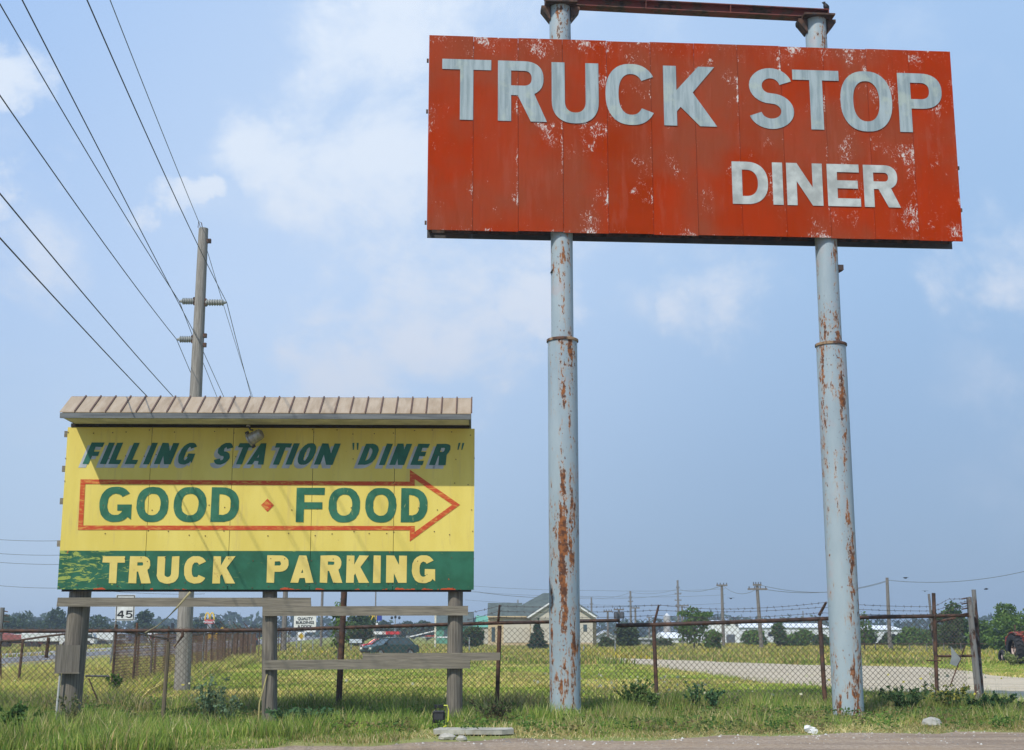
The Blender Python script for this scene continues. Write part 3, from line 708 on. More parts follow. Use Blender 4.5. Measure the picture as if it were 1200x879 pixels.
def sline(items, v0, v1, tpx, mat, shear=0.0, d=d_l, name='letter', off=(0, 0), grow=0, shadow=None, tv=None):
    vmid = (v0+v1)/2; um = (items[0][1]+items[-1][2])/2
    z1 = pxs(um, v0)[1]; z0 = pxs(um, v1)[1]; t = pxs(um+tpx, vmid)[0]-pxs(um, vmid)[0]
    for k, (ch, u0, u1) in enumerate(items):
        a0 = pxs(u0, vmid)[0]; a1 = pxs(u1, vmid)[0]
        lt = letter_mesh(ch, a0, a1, z0, z1, t if ch != 'I' else a1-a0, d, d+.002, TS, shear, seed=k, rag=.003, tv=tv).build(name, mat, ysign)
        if shadow:
            g = .022
            letter_mesh(ch, a0+off[0]-g*.5, a1+off[0]+g*.5, z0+off[1]-g*.4, z1+off[1]+g*.2, t+g, d_sh, d_sh+.002, TS, shear, seed=k, tv=tv).build('letter_shadow', shadow, lt)
sh = .36
word = [('F', 102, 117), ('I', 122.5, 129.5), ('L', 132, 145.5), ('L', 151.5, 165), ('I', 173, 180), ('N', 185.5, 205), ('G', 210.5, 229),
        ('S', 253.5, 271), ('T', 276, 294.5), ('A', 294, 314), ('T', 319, 337.5), ('I', 339.5, 346.5), ('O', 350.5, 369), ('N', 373, 394.5),
        ('D', 424, 442.5), ('I', 448.5, 455.5), ('N', 461, 478.5), ('E', 485.5, 499.5), ('R', 507.5, 526)]
sline(word, 519.5, 544.5, 7.0, DGR, sh, off=(-.045, -.045), shadow=SHD, tv=.20)
for u in (414.5, 419.5, 537, 541.5):
    a, z = pxs(u, 523); s_ = 1 if u > 500 else -1
    MB().prism([(a-.012, z-.055), (a+.004, z-.055), (a+.022+s_*.012, z+.05), (a-.008+s_*.012, z+.05)], d_l, d_l+.002, TS).build('quotation_mark', DGR, ysign)
sline([('G', 116.6, 154.4), ('O', 160, 197.5), ('O', 203.5, 242), ('D', 247.5, 280)], 571, 611.5, 9.3, GRN, tv=.20)
sline([('F', 347, 380), ('O', 385, 422), ('O', 428, 464.5), ('D', 470, 501)], 572, 612, 9.3, GRN, tv=.20)
sline([('T', 119.7, 145.8), ('R', 151.5, 176.5), ('U', 184, 209.7), ('C', 215.8, 243), ('K', 249.6, 275.6)], 652, 683.6, 9.0, YLT, tv=.235)
sline([('P', 312.8, 338), ('A', 341, 367.8), ('R', 375, 400.6), ('K', 406, 432), ('I', 437.5, 446.3), ('N', 452.6, 476.5), ('G', 482.7, 510)], 651, 683, 9.0, YLT, tv=.235)
# arrow outline and diamond
o_ = [pxs(u, v) for u, v in [(94.5, 561.8), (480.3, 564.5), (480.3, 550.5), (539, 591.5), (480.3, 634.5), (480.3, 621.5), (91.5, 621)]]
i_ = [pxs(u, v) for u, v in [(100, 567.2), (486, 569.2), (486, 561.5), (530, 591.5), (486, 623.5), (486, 616.5), (97.5, 615.8)]]
MB().prism(o_[::-1], d_l, d_l+.002, TS, [i_[::-1]]).build('arrow_outline', ORG_, ysign)
dm = [pxs(u, v) for u, v in [(313.5, 584.5), (321, 592), (313.5, 599.8), (306, 592)]]
MB().prism(dm[::-1], d_l, d_l+.002, TS).build('painted_diamond', ORG_, ysign)

# spotlight hung from the soffit
LM = flat('weathered_lamp_metal', (.36, .34, .31), .4, .6, .25, 10, (.12, .10, .08)); LD = flat('lamp_dark', (.05, .045, .04), .6)
sp = TS(pxs(291, 497, -.26)[0], -.26, zfb-.03)
lamp = thing('spotlight', sp, 'small grey metal floodlight under the roof eave above the yellow sign', 'light')
c0 = TS(pxs(299, 512, -.28)[0], -.28, pxs(299, 512, -.28)[1])
MB().lathe([(.03, 0), (.03, -.02)], lambda x, y, h: sp+Vector((x, y, h)), 12).build('mounting_cap', LM, lamp)
MB().tube([sp+Vector((0, 0, -.015)), sp+Vector((.04, -.01, -.07)), c0+Vector((-.035, 0, .10))], .012, 8).build('swivel_arm', LD, lamp)
ax = Vector((.42, .12, -.20)).normalized(); u_ = ax.cross(Vector((0, 1, 0))).normalized(); w_ = ax.cross(u_)
ax = Vector((-.28, .10, .10)); ax = Vector((-.82, .2, -.42)).normalized(); u_ = ax.cross(Vector((0, 1, 0))).normalized(); w_ = ax.cross(u_)
TL_ = lambda x, y, h: c0+u_*x+w_*y+ax*h
MB().lathe([(0, -.12), (.055, -.12), (.075, -.105), (.078, -.07), (.083, -.066), (.083, -.05), (.080, -.046), (.084, .0), (.09, .004), (.09, .02), (.086, .024), (.092, .07), (.108, .08), (.108, .10), (.095, .10), (.088, .085), (0, .08)], TL_, 24).build('lamp_housing', LM, lamp, smooth=True)
MB().lathe([(0, .097), (.094, .097)], TL_, 20).build('lens', flat('lamp_lens', (.25, .25, .24), .1), lamp)
MB().box(-.13, -.10, -.02, .02, .06, .11, TL_).box(.10, .13, -.02, .02, .06, .11, TL_).build('clamp', LD, lamp)

# ------------------------------------------------------------------ utility pole and wires
UPW = mat_wood('utility_pole_wood', (.29, .27, .24), .6, 'z'); INS = flat('grey_porcelain', (.30, .31, .29), .3, 0, .1)
pb = gp(213, 811); YU = pb.y; up0 = Vector((pb.x, YU, 0)); upt = at(238.5, 268, YU+.2)
upole = thing('utility_pole', up0, 'tall wooden utility pole with three horizontal insulators behind the yellow sign', 'utility pole')
MB().tube([up0+Vector((0, 0, -.3)), up0.lerp(upt, .5), upt], [.185, .155, .115], 18).build('pole', UPW, upole, smooth=True)
def on_pole(v):
    k = (at(225, v, YU).z)/upt.z; return up0.lerp(upt, k)
def insulator(v, u_tip, sgn):
    c = on_pole(v); tip = at(u_tip, v, YU); ln = abs(tip.x-c.x); T = lambda x, y, h: Vector((c.x+sgn*h, c.y+x, c.z+y))
    pr = [(.0, .08), (.035, .09)]; n = 7
    for i in range(n):
        h = .15+(ln-.22)*i/n; dh = (ln-.22)/n; pr += [(.06, h), (.085, h+dh*.35), (.082, h+dh*.55), (.06, h+dh*.8)]
    pr += [(.04, ln-.06), (.03, ln-.02), (.0, ln)]
    MB().lathe(pr, T, 12).build('insulator', INS, upole, smooth=True)
    MB().box(c.x+sgn*.06, c.x+sgn*.16, c.y-.05, c.y+.05, c.z-.09, c.z+.09).build('bracket', DRUST, upole)
    return Vector((c.x+sgn*ln, c.y, c.z))
t1 = insulator(351, 208, -1); t2 = insulator(352.5, 264, 1); t3 = insulator(396, 205, -1)
fit = MB()
for v in (280, 392, 403):
    c = on_pole(v); fit.box(c.x+.10, c.x+.2, c.y-.06, c.y+.02, c.z-.05, c.z+.05)
fit.tube([upt+Vector((-.0, -.02, -.1)), upt+Vector((-.05, -.02, .14)), upt+Vector((-.12, -.02, .18)), upt+Vector((-.13, -.02, .02))], .010, 6)
fit.build('pole_fitting', DRUST, upole)
WIRE = flat('dark_wire', (.035, .04, .045), .5); WIREG = flat('grey_wire', (.13, .14, .14), .5)
DIR = Vector((-.128, 1, 0)).normalized()
def wire(p, e, label, r=.0085, mat=WIRE, span=62.0, fwd=None):
    """span from pole fitting p back over the camera's left through pixel e, and on to the next pole"""
    n = Vector((DIR.y, -DIR.x, 0)); q = on_plane(e[0], e[1], p, n); s1 = (p-q).dot(DIR)
    a = (q.z-p.z)/(s1*(s1-span)) if abs(s1*(s1-span)) > 1e-3 else .0005
    a = min(max(a, .0001), .003)
    th = thing('power_line', p, label, 'power line', 'overhead wires along the utility poles')
    pts = [p-DIR*s+Vector((0, 0, a*s*(s-span))) for s in np.linspace(0, span, 40)]
    MB().tube(pts, r, 6).build('cable_span', mat, th, smooth=True)
    af = a if fwd is None else fwd
    pts = [p+DIR*s+Vector((0, 0, af*s*(s-span))) for s in np.linspace(0, span, 24)]
    MB().tube(pts, r, 6).build('cable_span', mat, th, smooth=True)
    print('wire', label[:30], round(s1, 2), round(a, 5), [round(x, 2) for x in q])
wire(upt+Vector((-.12, -.02, .17)), (129, 0), 'thin grey wire running from the very top of the utility pole', .008, WIREG)
wire(t2, (102, 0), 'dark wire held by the insulator on the right of the utility pole')
wire(t1, (0, 5), 'dark wire held by the upper left insulator of the utility pole')
c = on_pole(398); wire(Vector((c.x+.03, c.y-.17, c.z)), (26, 0), 'dark wire fixed to the pole side between the upper and lower insulators')
wire(t3, (0, 112), 'dark wire held by the lower left insulator of the utility pole')
c = on_pole(485); wire(Vector((c.x-.1, c.y-.16, c.z)), (0, 227), 'dark cable second from the lowest crossing to the pole behind the roof')
c = on_pole(513); wire(Vector((c.x-.1, c.y-.16, c.z)), (0, 279), 'lowest dark cable crossing to the pole behind the sign roof')

# ------------------------------------------------------------------ chain-link fences
def chain(P0, P1, z0, z1, p, r, wav=.02, seed=0):
    P0 = Vector(P0); P1 = Vector(P1); Ln = (P1-P0).length; D = (P1-P0)/Ln; n_ = np.array([-D.y, D.x, 0.0])
    h = p/2; K = int(Ln/h); J = max(2, int((z1-z0)/h))
    k = np.arange(K)[:, None]; j = np.arange(J+1)[None, :]
    s = (k+np.where((k+j) % 2 == 0, 0, 1))*h; z = z0+j*h+0*k
    off = wav*(vnoise(s, z, .9, seed)-.5)*2
    dz = wav*.6*(vnoise(s+50, z, 1.3, seed+1)-.5)
    P = np.array(P0)[None, None, :]+s[..., None]*np.array(D)[None, None, :]+off[..., None]*n_[None, None, :]
    P[..., 2] = z+dz
    # triangular section
    up_ = np.array([0, 0, 1.0]); Dn = np.array(D)
    vs = []
    for a in (90, 210, 330):
        o = math.cos(math.radians(a))*Dn*1.0+math.sin(math.radians(a))*n_
        vs.append(P+o[None, None, :]*r)
    V = np.stack(vs, 2).reshape(-1, 3)          # K, J+1, 3
    idx = np.arange(K*(J+1)*3).reshape(K, J+1, 3)
    A = idx[:, :-1, :]; B = idx[:, 1:, :]; A2 = np.roll(A, -1, 2); B2 = np.roll(B, -1, 2)
    T = np.stack([A, A2, B2, B], -1).reshape(-1, 4)
    return tri_mesh('chain_link', V, T)
CL = flat('chain_link_wire', (.20, .175, .15), .6, .3, .3, 2, (.16, .08, .04)); CLR = flat('rusty_chain_link_wire', (.17, .10, .065), .7, 0, .3, 2)
RP = mat_rusty('rusty_fence_post', (.09, .06, .045), .75, 8, .4); RR = mat_rusty('rusty_top_rail', (.075, .05, .045), .6, 5, 1)
GP = mat_rusty('grey_fence_post', (.17, .17, .165), .30, 6, .4)
def fp(u, v, dy=0): return gp(u, v)
FY0 = 22.9
fence_posts = [ # u base, v base, u top, v top, radius, material
 (-12, 838, -6, 735, .03, RP), (85.5, 838, 82.5, 722, .03, RP), (396, 842, 403.5, 692, .052, RR), (582, 832, 585.5, 733, .036, RP), (770.5, 838, 766, 734, .034, RR), (967, 817, 960.5, 724, .040, RR), (1098, 823, 1094, 695, .034, RP)]
FL = lambda u: 22.6+.9*(u-85)/1000.0      # depth of the fence line at column u
fence = thing('chain_link_fence', (at(600, 835, FL(600)).x, FL(600), 0), 'long rusty chain-link fence with barbed wire running behind both signs', 'fence')
def fpost(ub, vb, ut, vt, r, m, par, Y=None, cap=True):
    Y = Y or FL(ub); b = at(ub, vb, Y); b.z = -.1; t = at(ut, vt, Y)
    MB().tube([b, t], r, 10).build('post', m, par, smooth=True); return b, t
tops = [fpost(*p, fence)[1] for p in fence_posts]
# tall line post leaning next to the second one
def rail(pts, r, par, mat=RR, name='top_rail'):
    return MB().tube([at(u, v, FL(u)-.0) for u, v in pts], r, 8).build(name, mat, par, smooth=True)
rail([(-60, 739), (82, 739.5), (308, 738.5), (440, 734.5), (585, 730), (660, 728.5), (726, 727)], .030, fence)
rail([(722, 733), (770, 732), (840, 729.8), (968, 725), (1012, 723.5), (1094, 722)], .034, fence)
rail([(1094, 722), (1136, 721)], .030, fence)
arms = []
def arm(u0, v0, u1, v1, r=.022):
    a = at(u0, v0, FL(u0)); b = at(u1, v1, FL(u1)-.12); MB().tube([a, b], [r, r*.8], 8).build('barb_arm', RR, fence, smooth=True); return a, b
A585 = arm(583.5, 731, 585.5, 709); A771 = arm(766.5, 731, 772, 709); A967 = arm(960, 721, 968, 706, .028)
BW = flat('barbed_wire', (.09, .075, .07), .6)
def barbed(pts, par, r=.0036):
    """pts in pixels along the fence; a wire of two sagging strands with barbs"""
    mb = MB(); P = []
    for (u0, v0), (u1, v1) in zip(pts[:-1], pts[1:]):
        a = at(u0, v0, FL(u0)-.08); b = at(u1, v1, FL(u1)-.08); n = max(2, int((b-a).length/.25))
        for i in range(n):
            t = i/n; p = a.lerp(b, t); p.z -= .04*4*t*(1-t)*min(1, (b-a).length/4); P.append(p)
    P.append(at(*pts[-1], FL(pts[-1][0])-.08)); mb.tube(P, r, 4, False)
    rr = random.Random(len(P)); tot = 0
    for a, b in zip(P[:-1], P[1:]):
        for t in (.1, .55):
            c = a.lerp(b, t); v = Vector((rr.uniform(-.4, .4), rr.uniform(-.6, .6), 1)).normalized()*.022; mb.tube([c-v, c+v], r*.8, 3, False)
            v = Vector((rr.uniform(-1, 1), rr.uniform(-.6, .6), .6)).normalized()*.022; mb.tube([c-v, c+v], r*.8, 3, False)
    o = mb.build('barbed_wire', BW, par); return o
barbed([(547, 719), (585, 710), (660, 711), (772, 709), (830, 713.5), (880, 713), (967, 706), (1094, 711)], fence)
barbed([(547, 727), (585, 716), (680, 717), (770, 715), (850, 717), (964, 711.5), (1094, 716)], fence)
barbed([(560, 729), (584, 723), (690, 723.5), (768, 721), (850, 724), (962, 718), (1094, 720)], fence)
barbed([(1094, 711), (1112, 702), (1135, 701.5)], fence); barbed([(1094, 716), (1115, 709), (1135, 704)], fence); barbed([(1094, 721), (1118, 714), (1136, 709)], fence)
def fmesh(u0, u1, ztop, p=.098, r=.0042, mat=CL, seed=0, zbt=.03, wav=.03):
    a = at(u0, 835, FL(u0)); b = at(u1, 835, FL(u1)); a.z = b.z = 0
    me = chain(a, b, zbt, ztop, p, r, wav, seed); o = put('chain_link_mesh', me, mat, fence); tag(o, kind='stuff'); return o
ztr = at(440, 734, FL(440)).z
CLD = flat('old_chain_link_wire', (.13, .11, .09), .6, .3, .3, 2)
fmesh(-60, 726, ztr-.01, seed=2, r=.0056, mat=CLD); fmesh(722, 1094, at(900, 727, FL(900)).z-.0+.03, seed=5, r=.0060, mat=CLD)
fmesh(1094, 1136, at(1100, 722, FL(1100)).z, p=.07, r=.0055, seed=8, mat=CLD)
# broken brace bars by the left post and a bent rod
MB().tube([at(100, 792, 22.7), at(128, 792.5, 22.8)], .018, 7).build('brace_bar', GP, fence)
MB().tube([at(104, 795, 22.7), at(114, 820, 22.7)], .012, 6).build('brace_bar', RP, fence)
MB().tube([at(214, 737, FL(214)), at(214, 745, FL(214)-.03), at(204, 759, FL(204)-.05)], [.02, .028, .012], 7).build('bent_clip', DRUST, fence)
MB().tube([at(57, 747, 22.6), at(54, 771, 22.6)], .03, 8).build('hanging_pipe', DRUST, fence)
# double corner post at the lane end, with a pale bent plate woven into the mesh
gate = thing('fence_gate_section', at(1120, 825, FL(1120))*1.0, 'narrow rusty gate panel between two post pairs at the right end of the fence', 'gate')
def gpost(ub, vb, ut, vt, r, m, dY=0, name='post'):
    Y = FL(ub)+dY; b = at(ub, vb, Y); b.z = -.1; return MB().tube([b, at(ut, vt, Y)], r, 10).build(name, m, gate, smooth=True)
gpost(1101, 823, 1088.5, 696, .022, GP, .25); gpost(1146, 826, 1134.5, 700, .036, GP); gpost(1152, 828, 1141, 691, .040, GP, .3)
gpost(1143, 724, 1136, 700, .042, GP, -.05, 'collar_sleeve')
MB().tube([at(1099, 769, FL(1100)), at(1140, 768.5, FL(1140))], .022, 8).build('middle_rail', RR, gate, smooth=True)
MB().tube([at(1096, 729, FL(1096)+.3), at(1120, 724, FL(1120)+.25)], .02, 8).build('brace_bar', RP, gate)
MB().tube([at(1131, 757, FL(1130)-.05), at(1113, 805, FL(1113)-.05)], .011, 6).build('diagonal_rod', DRUST, gate)
MB().tube([at(1086, 774, FL(1090)-.03), at(1103, 774, FL(1100)-.03)], .012, 6).build('latch', DRUST, gate)
for v in (701, 707, 713, 719):
    MB().tube([at(1127, v+1, FL(1130)-.1), at(1137, v-1, FL(1137))], .012, 6).build('barb_hook', DRUST, gate)
T = lambda a, d, b: at(a, b, FL(1118)-.06+d)
MB().prism([(1113, 778), (1121, 781), (1126, 772), (1114, 757), (1115, 770)], -.004, .004, T).build('bent_plate', flat('dull_plate', (.22, .24, .24), .5), gate)

# fence along the highway
hf = [(127, 818, 131, 736, RP), (131, 812, 134.5, 728, GP), (150.5, 815, 152.5, 742, RP), (172, 814, 174.5, 748, RP), (190, 808, 192, 753, RP)]
HX0 = gp(130, 818); hY0 = HX0.y
def hxy(Y): return Vector((HX0.x-.118*(Y-hY0), Y, 0))
hfence = thing('roadside_chain_link_fence', HX0, 'rusty chain-link fence running away beside the highway on the left', 'fence')
hp = []
for i in range(30):
    Y = hY0+.0+i*2.6+(i > 3)*.6; p = hxy(Y); hp.append(p); hgt = 1.42+random.uniform(-.05, .12)
    l = Vector((random.uniform(-.05, .05), random.uniform(-.03, .03), 0)); m_ = RP if i % 4 != 2 else GP
    MB().tube([p+Vector((0, 0, -.1)), p+l+Vector((0, 0, hgt))], .028, 7).build('post', m_, hfence, smooth=True)
    if i > 6: MB().tube([p+l+Vector((0, 0, hgt-.03)), p+l+Vector((-.22, 0, hgt+.24))], .016, 6).build('barb_arm', m_, hfence)
pe = hp[-1]
MB().tube([hp[0]+Vector((-.0, 0, 1.36)), hp[3]+Vector((0, 0, 1.16)), hp[5]+Vector((0, 0, 1.25)), hp[8]+Vector((0, 0, 1.33)), pe+Vector((0, 0, 1.36))], .020, 7).build('top_rail', RR, hfence)
me = chain(hp[0], hxy(hY0+40), .03, 1.3, .12, .005, .04, 3); tag(put('chain_link_mesh', me, CLR, hfence), kind='stuff')
# nearer broken stretch at the far left
lf_ = thing('broken_fence_stretch', gp(27, 816), 'sagging broken fence rail with leaning posts at the far left edge', 'fence')
Yq = gp(27, 816).y
for ub, vb, ut, vt, r_ in ((20, 814, 27, 749, .03), (-6, 812, 3, 712, .05), (3, 800, 0, 755, .025)):
    b = at(ub, vb, Yq); b.z = -.1; MB().tube([b, at(ut, vt, Yq)], [r_, r_], 8).build('post', RP if r_ < .04 else GP, lf_, smooth=True)
MB().tube([at(-40, 752, Yq), at(22, 750.5, Yq), at(52, 746, Yq), at(84, 742, Yq)], .022, 7).build('top_rail', RR, lf_, smooth=True)
MB().tube([at(84, 743, Yq), at(112, 748, Yq+1.5), at(130, 752, hY0)], .018, 7).build('top_rail', GP, lf_, smooth=True)
for k, v in enumerate((716, 721, 728)): MB().tube([at(4, v, Yq), at(9+k, v+1, Yq)], .012, 6).build('barb_hook', DRUST, lf_)
a = at(-45, 816, Yq); a.z = 0; b = at(92, 816, Yq); b.z = 0
tag(put('chain_link_mesh', chain(a, b, .02, 1.15, .11, .004, .05, 6), CLR, lf_), kind='stuff')
# loose stake
b = gp(190, 851); t = at(197.5, 752, b.y)
stk = MB().tube([b+Vector((0, 0, -.1)), b.lerp(t, .5), t], [.032, .03, .026], 8).build('wooden_stake', mat_wood('stake_wood', (.17, .14, .095), .5), None, b, smooth=True)
tag(stk, 'thin leaning wooden stake in the grass left of the middle sign post', 'stake')
# dry vine hooked over the board
P = [at(223, 694, 19.2), at(207.5, 712, 19.25), at(198, 722, 20.3), at(185, 733, 21.6), at(170, 741.5, 22.5), at(177, 752, 22.9), at(178, 760, 23.0)]
vine = MB().tube(P, [.016, .014, .007, .007, .008, .010, .006], 6).build('dry_vine', flat('dry_vine_straw', (.42, .36, .20), .9), None, P[4], smooth=True)
tag(vine, 'dry straw coloured vine trailing from the board down to the fence rail', 'vine')

# ------------------------------------------------------------------ small things near the signs
fl = gp(514, 856); flo = thing('floodlight', fl, 'small black floodlight with yellow cord standing in grass left of right post', 'light')
BKM = flat('black_plastic', (.018, .018, .02), .4); 
TF = lambda x, y, z: fl+Vector((x, y, z))
MB().box(-.075, .075, -.05, .07, .10, .26, TF).build('lamp_housing', BKM, flo, bevel=.012)
MB().box(-.06, .06, -.058, -.051, .145, .225, TF).build('lens', flat('grey_lens', (.05, .052, .055), .15), flo)
MB().box(-.058, .058, -.062, -.053, .125, .133, TF).box(-.085, -.076, -.02, .02, .08, .24, TF).box(.076, .085, -.02, .02, .08, .24, TF).build('bracket', BKM, flo)
MB().box(-.06, -.02, -.02, .02, .30, .34, TF).box(-.01, .06, -.02, .02, .30, .34, TF).box(-.05, -.04, -.005, .005, .262, .30, TF).build('handle', BKM, flo)
MB().tube([TF(0, 0, -.05), TF(0, 0, .1)], .02, 8).build('stem', BKM, flo)
MB().tube([TF(.07, -.01, .33), TF(.12, -.02, .33), TF(.135, -.03, .26), TF(.13, -.03, .13), TF(.10, -.02, .06), TF(.02, 0, .02)], .010, 7).build('power_cord', flat('yellow_green_cord', (.55, .58, .06), .5), flo, smooth=True)

p0 = gp(507, 862.5); p1 = gp(602, 862.5)
slab = MB(); T = lambda x, y, z: Vector((p0.x+x, p0.y+y, z)); Ls = p1.x-p0.x
P = [(0.02, 0), (.0, .12), (.06, .42), (Ls*.5, .45), (Ls-.02, .40), (Ls, .1), (Ls-.15, .0), (Ls*.6, -.03), (Ls*.3, .01)]
slab.prism(P, .02, .075, lambda a, d, b: T(a, b, d))
CONC = flat('weathered_concrete', (.40, .38, .33), .9, 0, .25, 7, (.24, .22, .17))
o = slab.build('concrete_slab', CONC, None, p0, bevel=.012); tag(o, 'broken pale concrete slab lying at the gravel edge by the right post', 'slab')
def rock(name, u, v, r, c, label, cat, seed):
    c0 = gp(u, v); rr = random.Random(seed); mb = MB().ball((c0.x, c0.y, r[2]*.55), r, 10, 7)
    mb.v = [tuple(Vector(p)+Vector((rr.uniform(-1, 1)*r[0], rr.uniform(-1, 1)*r[1], rr.uniform(-1, 1)*r[2]))*.13) for p in mb.v]
    o = mb.build(name, c, None, c0); return tag(o, label, cat)
WHT = flat('white_litter', (.72, .72, .72), .6); STN = flat('grey_stone', (.36, .35, .31), .9)
rock('rock', 524, 867, (.11, .09, .05), CONC, 'pale concrete rubble lump under the left end of the slab', 'rock', 1)
rock('rock', 541, 868, (.07, .06, .04), CONC, 'small rubble piece under the slab right of the bigger lump', 'rock', 2)
rock('rock', 1092, 852, (.14, .10, .085), STN, 'rounded grey stone in the grass right of the right pole', 'rock', 3)
def litter(u, v, s, seed, label, cat='litter'):
    c0 = gp(u, v); rr = random.Random(seed); mb = MB()
    for i in range(7):
        c = c0+Vector((rr.uniform(-.6, .6)*s, rr.uniform(-.3, .3)*s, rr.uniform(.25, .8)*s))
        pts = []
        for k in range(6):
            a = k*math.pi/3+rr.uniform(-.3, .3); q = rr.uniform(.35, .75)*s
            pts.append(c+Vector((math.cos(a)*q, rr.uniform(-.3, .3)*s, math.sin(a)*q*.7)))
        vs = [c+Vector((0, -.1*s, .1*s))]+pts; mb.add(vs, [(0, 1+k, 1+(k+1) % 6) for k in range(6)])
    o = mb.build('litter', WHT, None, c0); return tag(o, label, cat)
litter(951, 860, .10, 1, 'crumpled white paper litter at the gravel edge left of the right pole')
litter(797, 845, .06, 4, 'small white litter in grass right of the rusty middle fence post')
litter(452, 852, .07, 6, 'white scrap of litter in the grass left of the black floodlight')

# birds
BRD = flat('black_feathers', (.012, .012, .014), .6)
def perched():
    base = TBm(px2(968, 14, 0)[0], 0, .166); s = 1.0
    skel = [((.035, 0, .05), .010), ((.028, 0, .07), .022), ((.012, 0, .105), .036), ((-.004, 0, .14), .030), ((-.012, 0, .165), .020), ((-.02, 0, .182), .021), ((-.038, 0, .186), .012), ((-.06, 0, .184), .002)]
    b = thing('perched_bird', base, 'small black bird perched on the top beam above the right pole', 'bird')
    MB().tube([base+(Vector(p)-Vector((0, 0, .045)))*1.15 for p, r in skel], [r*1.45 for p, r in skel], 12).build('body', BRD, b, smooth='all')
    mb = MB()
    for y in (-.015, .015): mb.tube([base+Vector((.005, y, .04)), base+Vector((0, y, 0))], .004, 5)
    mb.build('legs', BRD, b)
perched()
def flying(u, v, Y, label, rot):
    c0 = at(u, v, Y); b = thing('flying_bird', c0, label, 'bird', 'tiny birds in flight'); R = Matrix.Rotation(rot, 3, 'Z')
    W_ = lambda p: c0+R @ Vector(p)
    MB().tube([W_((-.12, 0, 0)), W_((-.06, 0, .005)), W_((0, 0, .01)), W_((.07, 0, .01)), W_((.10, 0, .01)), W_((.13, 0, .005))], [.012, .03, .045, .035, .028, .004], 8).build('body', BRD, b, smooth='all')
    for s in (-1, 1):
        P = [(.05, 0, .02), (.06, s*.12, .06), (.02, s*.26, .03), (-.03, s*.13, .05), (-.04, 0, .015)]
        MB().add([W_(p) for p in P]+[W_((p[0], p[1], p[2]-.008)) for p in P], [(0, 1, 2, 3, 4), (9, 8, 7, 6, 5), (0, 5, 6, 1), (1, 6, 7, 2), (2, 7, 8, 3), (3, 8, 9, 4)]).build('wing', BRD, b)
flying(1061, 677.5, 75, 'tiny dark bird in flight over the distant pole by the right sign pole', .4)
flying(1084, 693, 90, 'tiny dark bird in flight just left of the gate posts', 1.2)
flying(1155.5, 690.5, 75, 'tiny dark bird in flight right of the gate posts', -.5)
flying(856.5, 701.5, 80, 'tiny dark bird in flight beside the two distant crossarm poles', .9)

# ------------------------------------------------------------------ vegetation
def leafmat(name, tr=.35):
    m = bpy.data.materials.new(name); m.use_nodes = True; nt = m.node_tree; nt.nodes.clear(); L = nt.links.new
    o = nt.nodes.new('ShaderNodeOutputMaterial'); a = nt.nodes.new('ShaderNodeAttribute'); a.attribute_name = 'tint'
    d = nt.nodes.new('ShaderNodeBsdfDiffuse'); t = nt.nodes.new('ShaderNodeBsdfTranslucent'); x = nt.nodes.new('ShaderNodeMixShader'); x.inputs[0].default_value = tr
    L(a.outputs[0], d.inputs[0]); L(a.outputs[0], t.inputs[0]); L(d.outputs[0], x.inputs[1]); L(t.outputs[0], x.inputs[2]); L(x.outputs[0], o.inputs[0]); return m
LEAF = leafmat('leaf_foliage', .3); BLADE = leafmat('grass_blade', .4)
def blades(x, y, h, w, col, lean=.35, rng=RNG, z0=0.0):
    n = len(x); a = rng.random(n)*2*np.pi; la = rng.random(n)*2*np.pi; le = h*lean*(.3+rng.random(n))
    wx, wy = np.cos(a)*w/2, np.sin(a)*w/2; lx, ly = np.cos(la)*le, np.sin(la)*le
    V = np.zeros((n, 5, 3))
    V[:, 0] = np.stack([x-wx, y-wy, np.full(n, z0)], 1); V[:, 1] = np.stack([x+wx, y+wy, np.full(n, z0)], 1)
    V[:, 2] = np.stack([x-wx*.8+lx*.35, y-wy*.8+ly*.35, h*.55], 1); V[:, 3] = np.stack([x+wx*.8+lx*.35, y+wy*.8+ly*.35, h*.55], 1)
    V[:, 4] = np.stack([x+lx, y+ly, h], 1)
    b = (np.arange(n)*5)[:, None]
    T = np.concatenate([b+np.array([[0, 1, 3]]), b+np.array([[0, 3, 2]]), b+np.array([[2, 3, 4]])], 0)
    return V.reshape(-1, 3), T, np.repeat(col, 5, 0)
GREEN = np.array([(.17, .25, .045), (.21, .29, .06), (.26, .32, .075), (.12, .20, .045), (.30, .33, .10)])
STRAW = np.array([(.48, .40, .18), (.58, .50, .27), (.38, .29, .13), (.34, .29, .11)])
def gcol(x, y, dry):
    n = len(x); g = GREEN[RNG.integers(0, len(GREEN), n)]; s = STRAW[RNG.integers(0, len(STRAW), n)]
    t = (RNG.random(n) < dry)[:, None]; k = np.where(t, s, g)*1.12
    tone = .62+.45*vnoise(x, y, .7, 21)[:, None]+.35*vnoise(x, y, 2.3, 22)[:, None]; return k*tone*(.8+.4*RNG.random(n))[:, None]
hwp = [(p.x, p.y) for p in hw]; frp = [(p.x, p.y) for p in fr]; drp = [(p.x, p.y) for p in drive_poly]; grp = [(p.x, p.y) for p in gravel_poly]
def open_ground(x, y, m=0.0):
    return ~(inpoly(x, y+m, grp) | inpoly(x, y, drp) | inpoly(x, y, hwp) | inpoly(x, y, frp))
gx = np.array([p.x for p in gedge]); gy = np.array([p.y for p in gedge])
def edge_dist(x, y): return y-np.interp(x, gx, gy, left=gy[0]-3.5, right=gy[-1])
def scatter(n, ya, yb, mx=2.0, pw=1.0):
    y = ya+(yb-ya)*RNG.random(n)**pw; hw_ = .41*y+mx; x = (RNG.random(n)*2-1)*hw_; return x, y
VV, TT, CC = [], [], []; nb = [0]
def add(V, T, C): VV.append(V); TT.append(T+nb[0]); CC.append(C); nb[0] += len(V)
